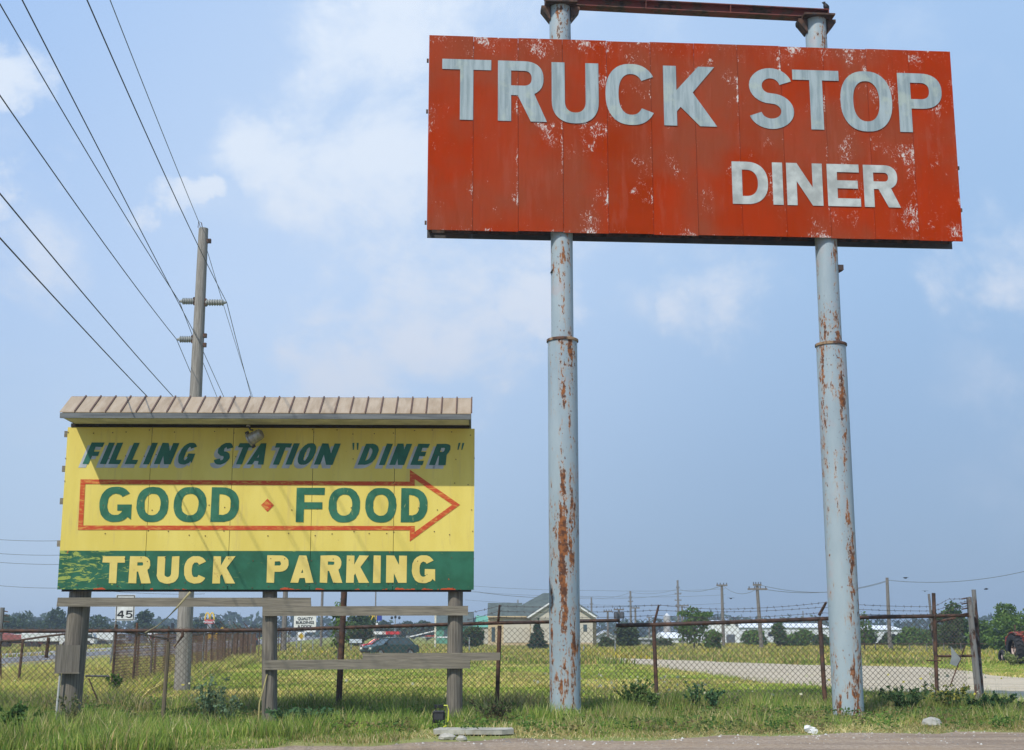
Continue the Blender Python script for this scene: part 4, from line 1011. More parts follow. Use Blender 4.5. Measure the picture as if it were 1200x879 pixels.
def flush(name, label, cat='grass', mat=BLADE):
    me = tri_mesh(name, np.concatenate(VV), np.concatenate(TT), np.concatenate(CC)); VV.clear(); TT.clear(); CC.clear(); nb[0] = 0
    o = put(name, me, mat); tag(o, label, cat, None, 'stuff'); return o
def Upx(x, y): return 600+x/y*F*1.025
# near roadside strip
x, y = scatter(230000, 15.0, 25.5, 1.5); e = edge_dist(x, y)
sx0, sx1, sy0 = gp(505, 863).x, gp(604, 863).x, gp(507, 863).y
clr = ((x > sx0-.05) & (x < sx1+.05) & (y > sy0-.9) & (y < sy0+.5) & (RNG.random(len(x)) < .93)) | ((np.abs(x-gp(514, 856).x) < .25) & (y < gp(514, 856).y+.12) & (y > gp(514, 856).y-2.2) & (RNG.random(len(x)) < .96))
k = ~clr & open_ground(x, y) & ((e > .35+.5*vnoise(x, y, .5, 4)) | (RNG.random(len(x)) < np.clip(e+.25, 0, 1)*.35)); x, y, e = x[k], y[k], e[k]
hgt = (.025+.16*np.clip((e-.2)/1.8, 0, 1))*(.55+.9*(vnoise(x, y, 1.6, 33) > .42))*(.3+1.3*vnoise(x, y, .55, 5))*(.5+.8*RNG.random(len(x))**2)
dry = np.clip(.75-.45*e, .0, .7)*(x > -4.5)+.14+.5*np.clip(vnoise(x, y, 1.5, 6)-.58, 0, 1)*2
u = Upx(x, y); dry += .25*np.exp(-((u-600)/60)**2)*(y > 21.3)+.25*np.exp(-((u-1035)/45)**2)
hgt *= .78+.15*np.exp(-((u-40)/110)**2)
add(*blades(x, y, hgt, .008+.008*RNG.random(len(x)), gcol(x, y, dry), .45))
# taller growth along the fence foot
x, y = scatter(26000, 22.2, 25.2, 1.5); k = open_ground(x, y) & (RNG.random(len(x)) < .25+.75*(vnoise(x, y, .8, 9) > .5)); x, y = x[k], y[k]
u = Upx(x, y); dry = .18+.5*np.exp(-((u-620)/70)**2)+.3*(u < 180)
add(*blades(x, y, .10+.42*vnoise(x, y, .6, 10)*RNG.random(len(x)), .008+.006*RNG.random(len(x)), gcol(x, y, dry), .4))
# broad leaves low in the verge
cx, cy = scatter(900, 17.5, 25.0, 1.0); k = open_ground(cx, cy) & (edge_dist(cx, cy) > .3); cx, cy = cx[k], cy[k]; m_ = 26
px_ = np.repeat(cx, m_)+RNG.normal(size=len(cx)*m_)*.09; py_ = np.repeat(cy, m_)+RNG.normal(size=len(cx)*m_)*.07; n = len(px_)
pz_ = .02+.14*RNG.random(n); a_ = RNG.normal(size=(n, 3)); a_[:, 2] *= .5; a_ /= np.linalg.norm(a_, axis=1)[:, None]; b_ = np.cross(a_, RNG.normal(size=(n, 3))); b_ /= np.linalg.norm(b_, axis=1)[:, None]
P_ = np.stack([px_, py_, pz_], 1); s_ = (.016+.022*RNG.random(n))[:, None]; V = np.stack([P_-a_*s_, P_+b_*s_*.5, P_+a_*s_, P_-b_*s_*.5], 1).reshape(-1, 3)
q_ = (np.arange(n)*4)[:, None]; T = np.concatenate([q_+np.array([[0, 1, 2]]), q_+np.array([[0, 2, 3]])], 0)
c_ = np.array([(.10, .18, .05), (.13, .22, .05), (.16, .20, .07), (.24, .20, .09)])[np.repeat(RNG.integers(0, 4, len(cx)), m_)]*(.7+.6*RNG.random(n))[:, None]
add(V, T, np.repeat(c_, 4, 0))
# flattened dry thatch
x, y = scatter(60000, 17.0, 26.0, 1.5); k = open_ground(x, y, .0) & (RNG.random(len(x)) < .15+.85*(vnoise(x, y, .7, 31) > .55)) & (edge_dist(x, y) > -.05); x, y = x[k], y[k]
add(*blades(x, y, .015+.06*RNG.random(len(x)), .008+.006*RNG.random(len(x)), gcol(x, y, np.full(len(x), .93)), 2.4))
flush('roadside_grass', 'lush green verge grass with straw tufts along the gravel edge and under the signs')
# middle field
x, y = scatter(300000, 25.3, 58, 2.5, 1.25); k = open_ground(x, y); x, y = x[k], y[k]; u = Upx(x, y)
patch = vnoise(x, y, 3.0, 12); dry = .13+.5*np.clip((patch-.5)*3, 0, 1)
dry += .5*np.exp(-((u-320)/150)**2)*np.exp(-((y-28.0)/2.6)**2); dry += .35*(x < -7.6-.118*(y-29))*(u < 300)
hgt = (.035+.06*vnoise(x, y, 2.2, 13))*(.6+.8*RNG.random(len(x))); left = (x < -7.7-.118*(y-29)); hgt = np.where(left, hgt*4.5, hgt); dry = np.where(left, .5, dry)
add(*blades(x, y, hgt, .014+.018*RNG.random(len(x)), gcol(x, y, dry)*np.array([1.46, 1.38, 1.08]), 1.2))
# tufts creeping over the lane edges
x, y = scatter(90000, 25.5, 60, 2, 1.2); dj = np.array([[p.x, p.y] for p in drive_poly]); md = np.full(len(x), 9.0)
for q in dj: md = np.minimum(md, np.hypot(x-q[0], y-q[1]))
k = (md < .75*RNG.random(len(x))**1.5+.1) & (RNG.random(len(x)) < .6); x, y = x[k], y[k]
add(*blades(x, y, .04+.10*RNG.random(len(x)), .014+.014*RNG.random(len(x)), gcol(x, y, np.full(len(x), .45)), .7))
flush('field_grass', 'mown green and tan field grass stretching behind the chain-link fence')
x, y = scatter(150000, 56, 150, 4, 1.1); k = open_ground(x, y); x, y = x[k], y[k]; u = Upx(x, y); n = len(x)
yel = np.clip((vnoise(x, y, 5, 14)-.3)*1.8, 0, 1)*(y > 66)*np.where(u > 660, 1, .55)
c = gcol(x, y, .25+.2*(y > 60)); fl_ = (RNG.random(n) < yel*.5)[:, None]; c = np.where(fl_, np.array([.60, .47, .05])*(.7+.5*RNG.random((n, 1))), c*np.array([1.15, 1.05, .9]))
hgt = (.10+.22*vnoise(x, y, 4, 15))*(.6+.7*RNG.random(n))*np.where(u > 660, 1.15, .8)
add(*blades(x, y, hgt, .035+.05*RNG.random(n), c, .5))
flush('far_meadow', 'distant meadow of green grass and yellow wildflowers beyond the driveway')
# pale flower heads and weeds scattered along the fence
x, y = scatter(1500, 22.5, 27, 1); u = Upx(x, y); k = open_ground(x, y) & (RNG.random(len(x)) < .05+.9*np.exp(-((u-735)/75)**2)+.6*np.exp(-((u-1120)/60)**2)); x, y = x[k], y[k]; n = len(x)
z = .25+.3*RNG.random(n); s = .012+.014*RNG.random(n); c = np.where((RNG.random(n) < .6)[:, None], np.array([.62, .60, .42]), np.array([.62, .55, .10]))
V = np.zeros((n, 4, 3)); r1 = RNG.normal(size=(n, 3)); r1 /= np.linalg.norm(r1, axis=1)[:, None]; r2 = np.cross(r1, RNG.normal(size=(n, 3))); r2 /= np.linalg.norm(r2, axis=1)[:, None]
P = np.stack([x, y, z], 1)
for i, (a, b) in enumerate(((-1, -1), (1, -1), (1, 1), (-1, 1))): V[:, i] = P+(a*r1+b*r2)*s[:, None]
b = (np.arange(n)*4)[:, None]; add(V.reshape(-1, 3), np.concatenate([b+np.array([[0, 1, 2]]), b+np.array([[0, 2, 3]])], 0), np.repeat(c, 4, 0))
Vb, Tb, Cb = blades(x, y, z, np.full(n, .006), np.tile(np.array([[.12, .17, .05]]), (n, 1)), .02); add(Vb, Tb, Cb)
flush('wild_flowers', 'pale and yellow flower heads among the weeds along the fence', 'flowers')
# loose stones on the gravel
n = 9000; x = (RNG.random(n)*2-1)*10; y = 16+7*RNG.random(n); e = edge_dist(x, y); k = inpoly(x, y, grp) & (RNG.random(n) < .35+.65*np.exp(-(e/.5)**2)); x, y = x[k], y[k]; n = len(x)
s = .008+.016*RNG.random(n)**3; O = np.array([(1, 0, 0), (0, 1, 0), (-1, 0, 0), (0, -1, 0), (0, 0, .8)])
V = np.stack([x, y, np.full(n, .008)], 1)[:, None, :]+O[None]*s[:, None, None]*(.7+.6*RNG.random((n, 5, 1)))
b = (np.arange(n)*5)[:, None]; T = np.concatenate([b+np.array([[0, 1, 4]]), b+np.array([[1, 2, 4]]), b+np.array([[2, 3, 4]]), b+np.array([[3, 0, 4]])], 0)
c = np.array([(.42, .38, .32), (.55, .53, .48), (.30, .26, .22), (.22, .20, .18)])[RNG.integers(0, 4, n)]
add(V.reshape(-1, 3), T, np.repeat(c, 5, 0)); SM = leafmat('stone_grit', 0.0); flush('loose_gravel', 'loose pebbles and grit on the gravel shoulder', 'gravel', SM)

# leafy plants and trees
def leaves(centres, radii, n, size, cols, rng, flat_=0.0):
    centres = np.array(centres, float); radii = np.array(radii, float)
    vol = radii.prod(1)**(2/3); pick = rng.choice(len(centres), n, p=vol/vol.sum())
    d = rng.normal(size=(n, 3)); d /= np.linalg.norm(d, axis=1)[:, None]; rr = (.55+.5*rng.random(n)**.6)[:, None]
    P = centres[pick]+d*radii[pick]*rr*(1+.25*np.sin(d[:, :1]*7+pick[:, None])*np.cos(d[:, 2:]*6))
    a = rng.normal(size=(n, 3)); a[:, 2] *= (1-flat_); a /= np.linalg.norm(a, axis=1)[:, None]; b = np.cross(a, rng.normal(size=(n, 3))); b /= np.linalg.norm(b, axis=1)[:, None]
    s = (size*(.6+.8*rng.random(n)))[:, None]
    V = np.stack([P-a*s, P+b*s*.55, P+a*s, P-b*s*.55], 1).reshape(-1, 3); q = (np.arange(n)*4)[:, None]
    T = np.concatenate([q+np.array([[0, 1, 2]]), q+np.array([[0, 2, 3]])], 0)
    C = np.array(cols)[rng.integers(0, len(cols), n)]*(.75+.5*rng.random(n))[:, None]*(.8+.4*rng.random(len(centres)))[pick][:, None]
    return V, T, np.repeat(C, 4, 0)
BARK = mat_wood('bark', (.12, .10, .08), .5); 
G_DARK = [(.05, .09, .028), (.07, .115, .03), (.085, .13, .038)]; G_MID = [(.08, .145, .03), (.11, .185, .04), (.14, .21, .05)]; G_OLV = [(.07, .095, .03), (.09, .12, .04), (.06, .085, .03)]
def tree(u, vb, vt, wpx, Y, label, group=None, cols=G_MID, n=2600, kind='round', name='tree', seed=0, low=.12, cat='tree'):
    rng = np.random.default_rng(1000+seed); s = 1/ppm(Y); base = at(u, 742, Y); base.z = 0
    H = HC+(742-vt)*s; Wd = wpx*s; bz = H*low
    t = thing(name, base, label, cat, group)
    cs, rs = [], []; nb_ = 10 if kind != 'cone' else 9
    for i in range(nb_):
        if kind == 'cone': f = i/(nb_-1); cs.append((base.x+rng.uniform(-.06, .06)*Wd, Y+rng.uniform(-.1, .1)*Wd, bz+(H-bz)*f*.93)); q = Wd*.5*(1-f*.85); rs.append((q, q, H*.12))
        else:
            f = rng.random(); a = rng.random()*6.28; w = Wd*.5*(math.sin(math.pi*(.18+.70*f))); 
            if kind == 'layer': w = Wd*.5*(.45+.55*abs(math.sin(f*9)))
            cs.append((base.x+math.cos(a)*w*.62, Y+math.sin(a)*w*.62, bz+(H-bz)*(.14+.74*f))); q = Wd*rng.uniform(.15, .26); rs.append((q, q, q*(.75 if kind != 'layer' else .35)))
    if kind != 'cone': cs.append((base.x, Y, bz+(H-bz)*.86)); rs.append((Wd*.2, Wd*.2, (H-bz)*.14)); cs.append((base.x, Y, bz+(H-bz)*.4)); rs.append((Wd*.36, Wd*.36, (H-bz)*.34))
    V, T, C = leaves(cs, rs, n, max(.09, 1.9*s), cols, rng); C = C*np.clip(1.0, 0, 1)
    me = tri_mesh('crown', V, T, C); put('crown', me, LEAF, t)
    tb = MB(); tr = max(.05, H*.025); tp = base+Vector((0, 0, H*.6)); tb.tube([base+Vector((0, 0, -.1)), base+Vector((tr*.5, 0, H*.3)), tp], [tr, tr*.7, tr*.3], 8)
    for c in cs[:6]: tb.tube([base+Vector((0, 0, H*.22)), Vector(c)], [tr*.4, tr*.12], 5)
    tb.build('trunk', BARK, t, smooth=True); return t
far = 'hazy trees on the far left horizon'
for i, (u, vt, w, Y, lb) in enumerate([(-25, 722, 60, 190, 'hazy dark tree cut by the left edge'), (8, 722, 44, 175, 'small hazy tree behind the far left broken fence'), (28, 716, 44, 200, 'leftmost broad hazy tree on the far left horizon'), (48, 727, 30, 230, 'low hazy tree between the two broad far left trees'), (66, 717, 42, 190, 'pale green hazy tree just left of the left sign post'),
      (90, 723, 40, 210, 'hazy tree behind the left sign post'), (112, 721, 38, 195, 'hazy tree right of the left sign post'), (131, 733, 24, 230, 'low hazy tree left of the speed limit sign'), (167, 717.5, 31, 180, 'round hazy tree just right of the speed limit sign'), (192, 733, 30, 220, 'low hazy tree left of the utility pole'),
      (232, 728, 30, 190, 'hazy tree behind the restaurant sign, left half'), (250, 725, 30, 200, 'hazy tree directly behind the arched restaurant sign'), (272, 734, 30, 230, 'low hazy tree right of the restaurant sign'), (298, 737, 30, 260, 'lowest hazy tree left of the middle sign post'),
      (452, 729, 30, 230, 'hazy tree just right of the blue and yellow sign'), (478, 731, 30, 250, 'hazy tree in the middle of the gap between boards'), (500, 729, 28, 230, 'hazy tree left of the right sign post')]):
    tree(u, 750, vt, w, Y, lb, far, [(.045, .075, .035), (.06, .09, .045), (.075, .11, .05)], 1500, 'round', seed=i)
tree(420, 758, 716, 44, 120, 'dark leafy tree seen between boards behind the car', None, G_DARK, 2600, seed=31)
tree(397, 756, 700, 26, 62, 'thin sapling with loose branches behind the dark fence post', None, G_MID, 420, 'layer', seed=32)
tree(554, 760, 735, 30, 118, 'round dark bush beside the building just right of the sign post', None, G_DARK, 2400, seed=33, low=.02, name='bush', cat='bush')
tree(630, 762, 728, 23, 110, 'small conifer standing in front of the beige building', None, [(.03, .055, .03), (.045, .075, .035)], 2200, 'cone', seed=34, low=.03)
tree(736, 762, 736, 34, 118, 'low spreading bush right of the building in front of dark poles', None, G_OLV, 2200, seed=35, low=.02, name='bush', cat='bush')
tree(712, 762, 748, 26, 112, 'small low bush by the right end of the building', None, G_OLV, 1200, seed=36, low=.02, name='bush', cat='bush')
tree(813, 760, 712.5, 46, 100, 'light green young tree with layered branches left of the white warehouse', None, G_MID, 2200, 'layer', seed=37, low=.1)
tree(835, 760, 738, 24, 98, 'small pale green bush at the right foot of the young tree', None, G_MID, 1000, seed=38, low=.02, name='bush', cat='bush')
tree(776, 762, 752, 34, 120, 'low dark bush in front of the silver silo', None, G_OLV, 900, seed=39, low=.02, name='bush', cat='bush')
tree(885, 762, 739, 34, 125, 'rounded green bush in front of the white warehouse', None, G_MID, 1500, seed=40, low=.02, name='bush', cat='bush')
tree(914, 762, 729, 22, 118, 'small green tree in front of the right end of the warehouse', None, G_DARK, 1200, seed=41, low=.05)
tree(936, 762, 741, 42, 122, 'wide green bush left of the right sign pole', None, G_MID, 1900, seed=42, low=.02, name='bush', cat='bush')
tree(962, 762, 746, 30, 125, 'dark low bush partly behind the right sign pole', None, G_DARK, 900, seed=43, low=.02, name='bush', cat='bush')
tree(1014, 762, 738, 34, 125, 'dark bush just right of the right sign pole', None, G_DARK, 1400, seed=44, low=.02, name='bush', cat='bush')
tree(1012, 756, 714, 26, 92, 'sparse leafy sapling peeking out right of the right sign pole', None, G_MID, 300, 'layer', seed=45)
tree(1042, 762, 745, 30, 125, 'low bush below the small white building', None, G_OLV, 1100, seed=46, low=.02, name='bush', cat='bush')
tree(1070, 762, 738, 44, 115, 'broad green bush right of the small white building', None, G_MID, 2200, seed=47, low=.02, name='bush', cat='bush')
tree(1098, 762, 736, 36, 112, 'green bush behind the gate post pair', None, G_MID, 1700, seed=48, low=.02, name='bush', cat='bush')
tree(1119, 760, 706, 42, 95, 'tall narrow tree seen through the gate mesh', None, G_DARK, 3600, seed=49, low=.02)
tree(1150, 760, 727, 40, 92, 'low tree just right of the gate posts', None, G_MID, 2600, seed=50, low=.02)
tree(1180, 760, 707, 62, 88, 'tallest leafy tree behind the red tractor', None, G_MID, 6000, seed=51, low=.02)
tree(1215, 760, 712, 60, 92, 'leafy tree cut by the right edge of the photo', None, G_DARK, 3500, seed=52, low=.02)
tree(1096, 760, 715, 14, 100, 'slim dark shrub between the gate posts and the tall tree', None, G_DARK, 700, seed=53, low=.02, name='bush', cat='bush')
# far-off wood along the horizon
rng = np.random.default_rng(4); cs, rs = [], []
for X in np.arange(-330, 330, 5.5):
    hh = 3.5+3.5*vnoise(np.array([X]), np.array([3.0]), 30, 17)[0]+rng.random()*1.2; cs.append((X, 430+rng.uniform(-12, 12), hh*.5)); rs.append((5.5, 5, hh*.55))
V, T, C = leaves(cs, rs, 16000, 1.0, [(.045, .075, .035), (.06, .09, .045)], rng)
tag(put('distant_wood', tri_mesh('distant_wood', V, T, C), LEAF), 'low hazy wood along the whole horizon', 'wood', None, 'stuff')

def weed(u, v, h, w, n, label, cols, seed, name='weed', leaf=.03, st=14):
    rng = np.random.default_rng(seed); c = gp(u, v); t = thing(name, c, label, 'weed'); mb = MB(); L_ = []
    for i in range(st):
        a = rng.random()*6.28; r_ = rng.random()*w; tip = c+Vector((math.cos(a)*r_, math.sin(a)*r_, h*(.6+.4*rng.random()))); mid = c.lerp(tip, .5)+Vector((0, 0, h*.1)); mb.tube([c+Vector((math.cos(a)*r_*.3, math.sin(a)*r_*.3, -.02)), mid, tip], [.006, .004, .002], 4, False)
        for k in range(max(1, n//st)):
            f = .25+.75*rng.random(); p = c.lerp(tip, f)+Vector((0, 0, h*.15*(1-f))); L_.append((p.x, p.y, p.z))
    mb.build('stem', flat('weed_stem', (.16, .17, .07), .8), t)
    V, T, C = leaves(L_, [(leaf, leaf, leaf)]*len(L_), len(L_)*3, leaf, cols, rng); put('foliage', tri_mesh('foliage', V, T, C), LEAF, t)
GB = [(.08, .16, .08), (.11, .20, .085), (.07, .13, .06)]
weed(745, 836, .58, .36, 260, 'bushy dark weed growing left of the rusty fence post between the big poles', [(.09, .15, .05), (.13, .20, .06)], 1, leaf=.028, st=22)
weed(762, 838, .40, .22, 120, 'lower dark weed clump at the foot of the rusty fence post', [(.09, .15, .05), (.13, .20, .06)], 2)
weed(815, 836, .55, .26, 150, 'blue green tall weed right of the small white litter', GB, 3, leaf=.024)
weed(836, 836, .42, .22, 110, 'shorter blue green weed beside the taller one right of the litter', GB, 4)
weed(243, 853, .75, .30, 260, 'tall feathery grey green weed left of the middle sign post', [(.14, .21, .12), (.18, .25, .15)], 5, leaf=.022, st=26)
weed(262, 856, .50, .25, 140, 'smaller grey green weed beside the tall feathery one', [(.14, .21, .12), (.18, .25, .15)], 6, leaf=.022)
weed(343, 856, .30, .35, 170, 'low broad leafed weed at the right foot of the middle post', GB, 7, leaf=.035)
weed(375, 852, .28, .35, 150, 'low broad leafed weed left of the dark fence post', GB, 8, leaf=.035)
weed(134, 822, .55, .22, 200, 'bright green weed at the foot of the paired rusty posts', [(.06, .14, .025), (.08, .17, .03)], 9, leaf=.03)
weed(580, 850, .40, .5, 170, 'dark tangled weed behind the concrete slab', [(.06, .07, .035), (.10, .08, .05)], 10, leaf=.022, st=30)
weed(1060, 838, .48, .55, 320, 'dark leafy weed patch right of the right sign pole', [(.05, .095, .04), (.07, .12, .05)], 11, leaf=.03, st=36)
weed(1110, 836, .50, .45, 260, 'flowering weed patch below the gate panel', [(.08, .13, .04), (.30, .28, .06), (.06, .11, .04)], 12, leaf=.026, st=30)
weed(1165, 838, .34, .45, 300, 'dark creeping weed clump right of the gate posts', [(.035, .075, .03), (.05, .10, .04)], 13, leaf=.036, st=30)
weed(1195, 842, .25, .45, 240, 'dark creeping weed clump at the right edge of the photo', [(.035, .075, .03), (.05, .10, .04)], 14, leaf=.036, st=24)
weed(82, 862, .55, .30, 150, 'wispy pale weed at the foot of the left sign post', [(.10, .14, .06), (.22, .20, .10)], 15, leaf=.018, st=22)
weed(20, 868, .45, .4, 200, 'green broad bladed weed at the left edge of the verge', [(.07, .13, .04), (.09, .16, .05)], 16, leaf=.035, st=24)
weed(1188, 781, .55, .5, 200, 'pale yellow flowering weed in front of the tractor', [(.30, .32, .14), (.20, .26, .08)], 17, leaf=.05, st=20)

# ------------------------------------------------------------------ distant things
def TG(u, Y, rot=0.0):
    c = at(u, 742, Y); c.z = 0; R = Matrix.Rotation(rot, 3, 'Z'); return c, (lambda x, y, z: c+R @ Vector((x, y, z)))
WHITEM = flat('white_metal', (.72, .73, .74), .5, 0, .08); REDM = flat('dull_red_paint', (.42, .06, .05), .5); TYRE = flat('tyre_rubber', (.025, .025, .027), .85); GLS = flat('dark_glass', (.06, .09, .10), .08, 0, .1); CHR = flat('grey_steel', (.30, .31, .32), .4, .3); LAMP = flat('lamp_glass', (.7, .68, .6), .2); TAIL = flat('tail_red', (.5, .03, .02), .3)
def zpx(v, Y): return at(600, v, Y).z

# speed limit sign
Y = gp(131, 791).y+2; c, T = TG(133.5, Y)
sg = thing('speed_limit_sign', c, 'white rectangular speed limit sign reading 45 beside the left highway', 'sign')
pA = at(146.8, 712, Y); w = (at(158, 712, Y)-at(135.5, 712, Y)).x; z1 = zpx(697, Y); z0 = zpx(727.5, Y)
Q = lambda x, y, z: Vector((pA.x+x, Y+y, z))
MB().box(-w/2, w/2, 0, .012, z0, z1, Q).build('plate', flat('sign_white', (.62, .63, .62), .4), sg)
BLK = flat('sign_black', (.02, .02, .02), .5)
MB().prism([(-w/2+.02, z0+.02), (w/2-.02, z0+.02), (w/2-.02, z1-.02), (-w/2+.02, z1-.02)], -.008, -.004, Q, [[(-w/2+.045, z0+.045), (w/2-.045, z0+.045), (w/2-.045, z1-.045), (-w/2+.045, z1-.045)]]).build('border', BLK, sg)
def txt(body, x, z, h, parent, mat, Tq, d=-.008, bold=.02, name='lettering', sx=1.0):
    cu = bpy.data.curves.new('t', 'FONT'); cu.body = body; cu.size = h/.73; cu.align_x = 'CENTER'; cu.offset = bold*h; cu.fill_mode = 'BOTH'; cu.resolution_u = 3
    ob = bpy.data.objects.new('t', cu); dg = bpy.context.evaluated_depsgraph_get(); COL.objects.link(ob); dg.update(); me = bpy.data.meshes.new_from_object(ob.evaluated_get(dg)); bpy.data.objects.remove(ob)
    for v in me.vertices: p = Tq(x+v.co.x*sx, d, z+v.co.y); v.co = p
    me.materials.clear(); return put(name, me, mat, parent)
hd = zpx(715.5, Y)-zpx(724, Y)
for ch, xc in (('4', -.22), ('5', .22)):
    xc *= w; gw = hd*.95; letter_mesh(ch, xc-gw/2, xc+gw/2, zpx(724, Y), zpx(715.5, Y), hd*.22, -.01, -.004, Q).build('digit', BLK, sg)
txt('SPEED', 0, z1-.20, .11, sg, BLK, Q); txt('LIMIT', 0, z1-.36, .11, sg, BLK, Q)
pb_ = gp(131, 793); MB().tube([Vector((c.x-.1, Y+.05, -.1)), Vector((pA.x-w*.38, Y+.05, z1-.1))], .035, 8).build('post', GP, sg, smooth=True)

# arched restaurant sign
Y = 150; c, T = TG(245, Y); z = lambda v: zpx(v, Y); s = 1/ppm(Y)
mc = thing('arched_restaurant_sign', c, 'roadside sign with yellow double arch over a red panel on a pole', 'sign')
MB().box(-.2, .2, -.2, .2, -.1, z(731), T).build('pole', CHR, mc); MB().box(-5.5*s, 5.5*s, -.2, .2, z(731), z(726), T).build('red_panel', REDM, mc)
YEL = flat('sign_yellow', (.75, .50, .03), .4); ar = MB()
for sx in (-1, 1):
    pts = [(sx*2.7*s+math.cos(a)*2.6*s, z(726.5)+math.sin(a)*(z(718)-z(726.5))) for a in np.linspace(0, math.pi, 12)]
    ar.prism(stroke(pts, (1.1*s, 1.1*s)), -.15, .15, T)
ar.build('arches', YEL, mc)
txt('McDonald\'s', 0, z(730), 2.6*s, mc, WHITEM, T, -.22, .02, sx=.8)
# yellow warning lamps / barricade boards beneath
for i, (u, v) in enumerate(((245, 746), (254, 745.5), (260, 737))):
    Y = 95; c, T = TG(u, Y); t = thing('warning_sign', c, ['yellow warning board left of a pair beside the highway', 'yellow warning board right of a pair beside the highway', 'small orange board above the pair beside the highway'][i], 'sign')
    q = zpx(v, Y); r = .26 if i < 2 else .15
    MB().prism([(0, q-r), (r, q), (0, q+r), (-r, q)], -.02, .0, T).build('plate', flat('warning_yellow', (.65, .38, .03), .5), t); MB().tube([T(0, .05, 0), T(0, .05, q)], .03, 6).build('post', CHR, t)
c, T = TG(179, 85); t = thing('small_road_sign', c, 'white road sign with red disc left of the utility pole', 'sign'); q = zpx(746.5, 85)
MB().box(-.30, .30, -.02, 0, q-.24, q+.24, T).build('plate', WHITEM, t); MB().lathe([(0, 0), (.17, 0)], lambda x, y, h: T(x, -.03, q+y), 16).build('disc', REDM, t); MB().tube([T(0, .04, 0), T(0, .04, q-.2)], .03, 6).build('post', CHR, t)
c, T = TG(202, 120); t = thing('traffic_signal', c, 'small dark traffic signal head left of the utility pole', 'traffic signal'); q = zpx(735, 120)
MB().box(-.12, .12, -.12, .12, q-.35, q+.35, T).build('signal_head', BLK, t); MB().tube([T(0, .1, 0), T(0, .1, q-.36)], .06, 6).build('post', CHR, t)

# white board sign with lettering
Y = 100; c, T = TG(357, Y); z = lambda v: zpx(v, Y); s = 1/ppm(Y)
bs = thing('lettered_board_sign', c, 'white board sign with black lettering seen between the posts under the yellow sign', 'sign')
MB().box(-13*s, 13*s, 0, .12, z(736.5), z(721.5), T).build('board', flat('board_white', (.66, .66, .62), .6), bs)
MB().box(-1*s, 13*s, 0, .1, z(741), z(738.5), T).build('lower_board', WHITEM, bs)
for st_, v in (('QUALITY', 726.5), ('BUILDINGS', 731), ('& DOCK', 735.6)): txt(st_, 0, z(v), 3.3*s, bs, BLK, T, -.03, .03, sx=.95)
MB().box(-10*s, -9*s, .13, .25, 0, z(723), T).box(9*s, 10*s, .13, .25, 0, z(723), T).build('post', CHR, bs)
c, T = TG(353, 84); t = thing('round_road_marker', c, 'small yellow and black warning disc on a white plate below the board sign', 'sign'); q = zpx(745.5, 84)
MB().box(-.22, .22, -.02, 0, q-.26, q+.26, T).build('plate', WHITEM, t); MB().prism([(0, q-.2), (.18, q), (0, q+.2), (-.18, q)], -.04, -.02, T).build('diamond', flat('w2', (.5, .33, .02), .5), t); MB().tube([T(0, .04, 0), T(0, .04, q-.2)], .03, 6).build('post', CHR, t)

# blue and yellow sign, white round lamps under it
Y = 140; c, T = TG(437, Y); z = lambda v: zpx(v, Y); s = 1/ppm(Y)
bl = thing('blue_yellow_sign', c, 'distant blue sign with yellow panel on a post between the boards', 'sign')
MB().box(-11*s, 10*s, 0, .3, z(727.5), z(719), T).build('panel', flat('sign_blue', (.03, .05, .28), .4), bl); MB().box(-5*s, 4*s, -.05, -.005, z(726.5), z(720), T).build('yellow_panel', YEL, bl)
MB().box(-.8*s, .8*s, .05, .25, 0, z(727.5), T).build('post', CHR, bl)
for k in (-3, 4): MB().box((k-1.6)*s, (k+1.6)*s, 0, .1, z(733.5), z(729), T).build('price_panel', WHITEM, bl)
c, T = TG(417, 90); t = thing('small_white_sign', c, 'low white information board right of the dark fence post', 'sign'); MB().box(-.42, .42, 0, .05, zpx(753.5, 90), zpx(749, 90), T).build('plate', flat('pale_board', (.5, .55, .6), .5), t); MB().tube([T(-.3, .03, 0), T(-.3, .03, zpx(753, 90))], .03, 6).build('leg', CHR, t); MB().tube([T(.3, .03, 0), T(.3, .03, zpx(753, 90))], .03, 6).build('leg', CHR, t)
c, T = TG(463, 170); t = thing('yard_light_cluster', c, 'pole with three small dark lamp heads above distant trees', 'lamp'); q = zpx(724, 170)
for k, n_ in ((-.45, 0), (0, 1), (.5, 2)): MB().ball(T(k, 0, q+.1*(n_ % 2)), (.17, .17, .2), 8, 6).build('lamp_head', BLK, t)
MB().tube([T(0, 0, 0), T(0, 0, q)], .06, 6).build('pole', CHR, t)

# striped canopy and barriers
c, T = TG(454, 125); Y = 125; z = lambda v: zpx(v, Y); s = 1/ppm(Y)
cn = thing('fuel_canopy', c, 'low canopy with red and white fascia stripes behind the dark green car', 'canopy')
MB().box(-16*s, -6*s, 0, 2.2, z(743.5), z(740), T).build('white_fascia', WHITEM, cn); MB().box(-2*s, 14*s, 0, 2.2, z(743.5), z(740), T).build('red_fascia', flat('bright_red', (.55, .04, .04), .4), cn)
MB().box(-6*s, -2*s, 0.01, 2.2, z(743.5), z(740), T).build('pale_fascia', flat('pf', (.6, .5, .48), .5), cn)
for k in (-14, 12): MB().box((k-.6)*s, (k+.6)*s, .6, .9, 0, z(743.5), T).build('column', CHR, cn)
c, T = TG(494, 118); Y = 118; z = lambda v: zpx(v, Y); s = 1/ppm(Y)
br = thing('barrier_arm', c, 'long white barrier arm rising to the right above red and white barriers', 'barrier')
MB().prism([(-16*s, z(747.5)), (15*s, z(740)), (15*s, z(738.8)), (-16*s, z(746))], 0, .12, T).build('arm', WHITEM, br)
MB().box(-1*s, 40*s, .2, .35, z(747.5), z(746), T).build('rail', WHITEM, br)
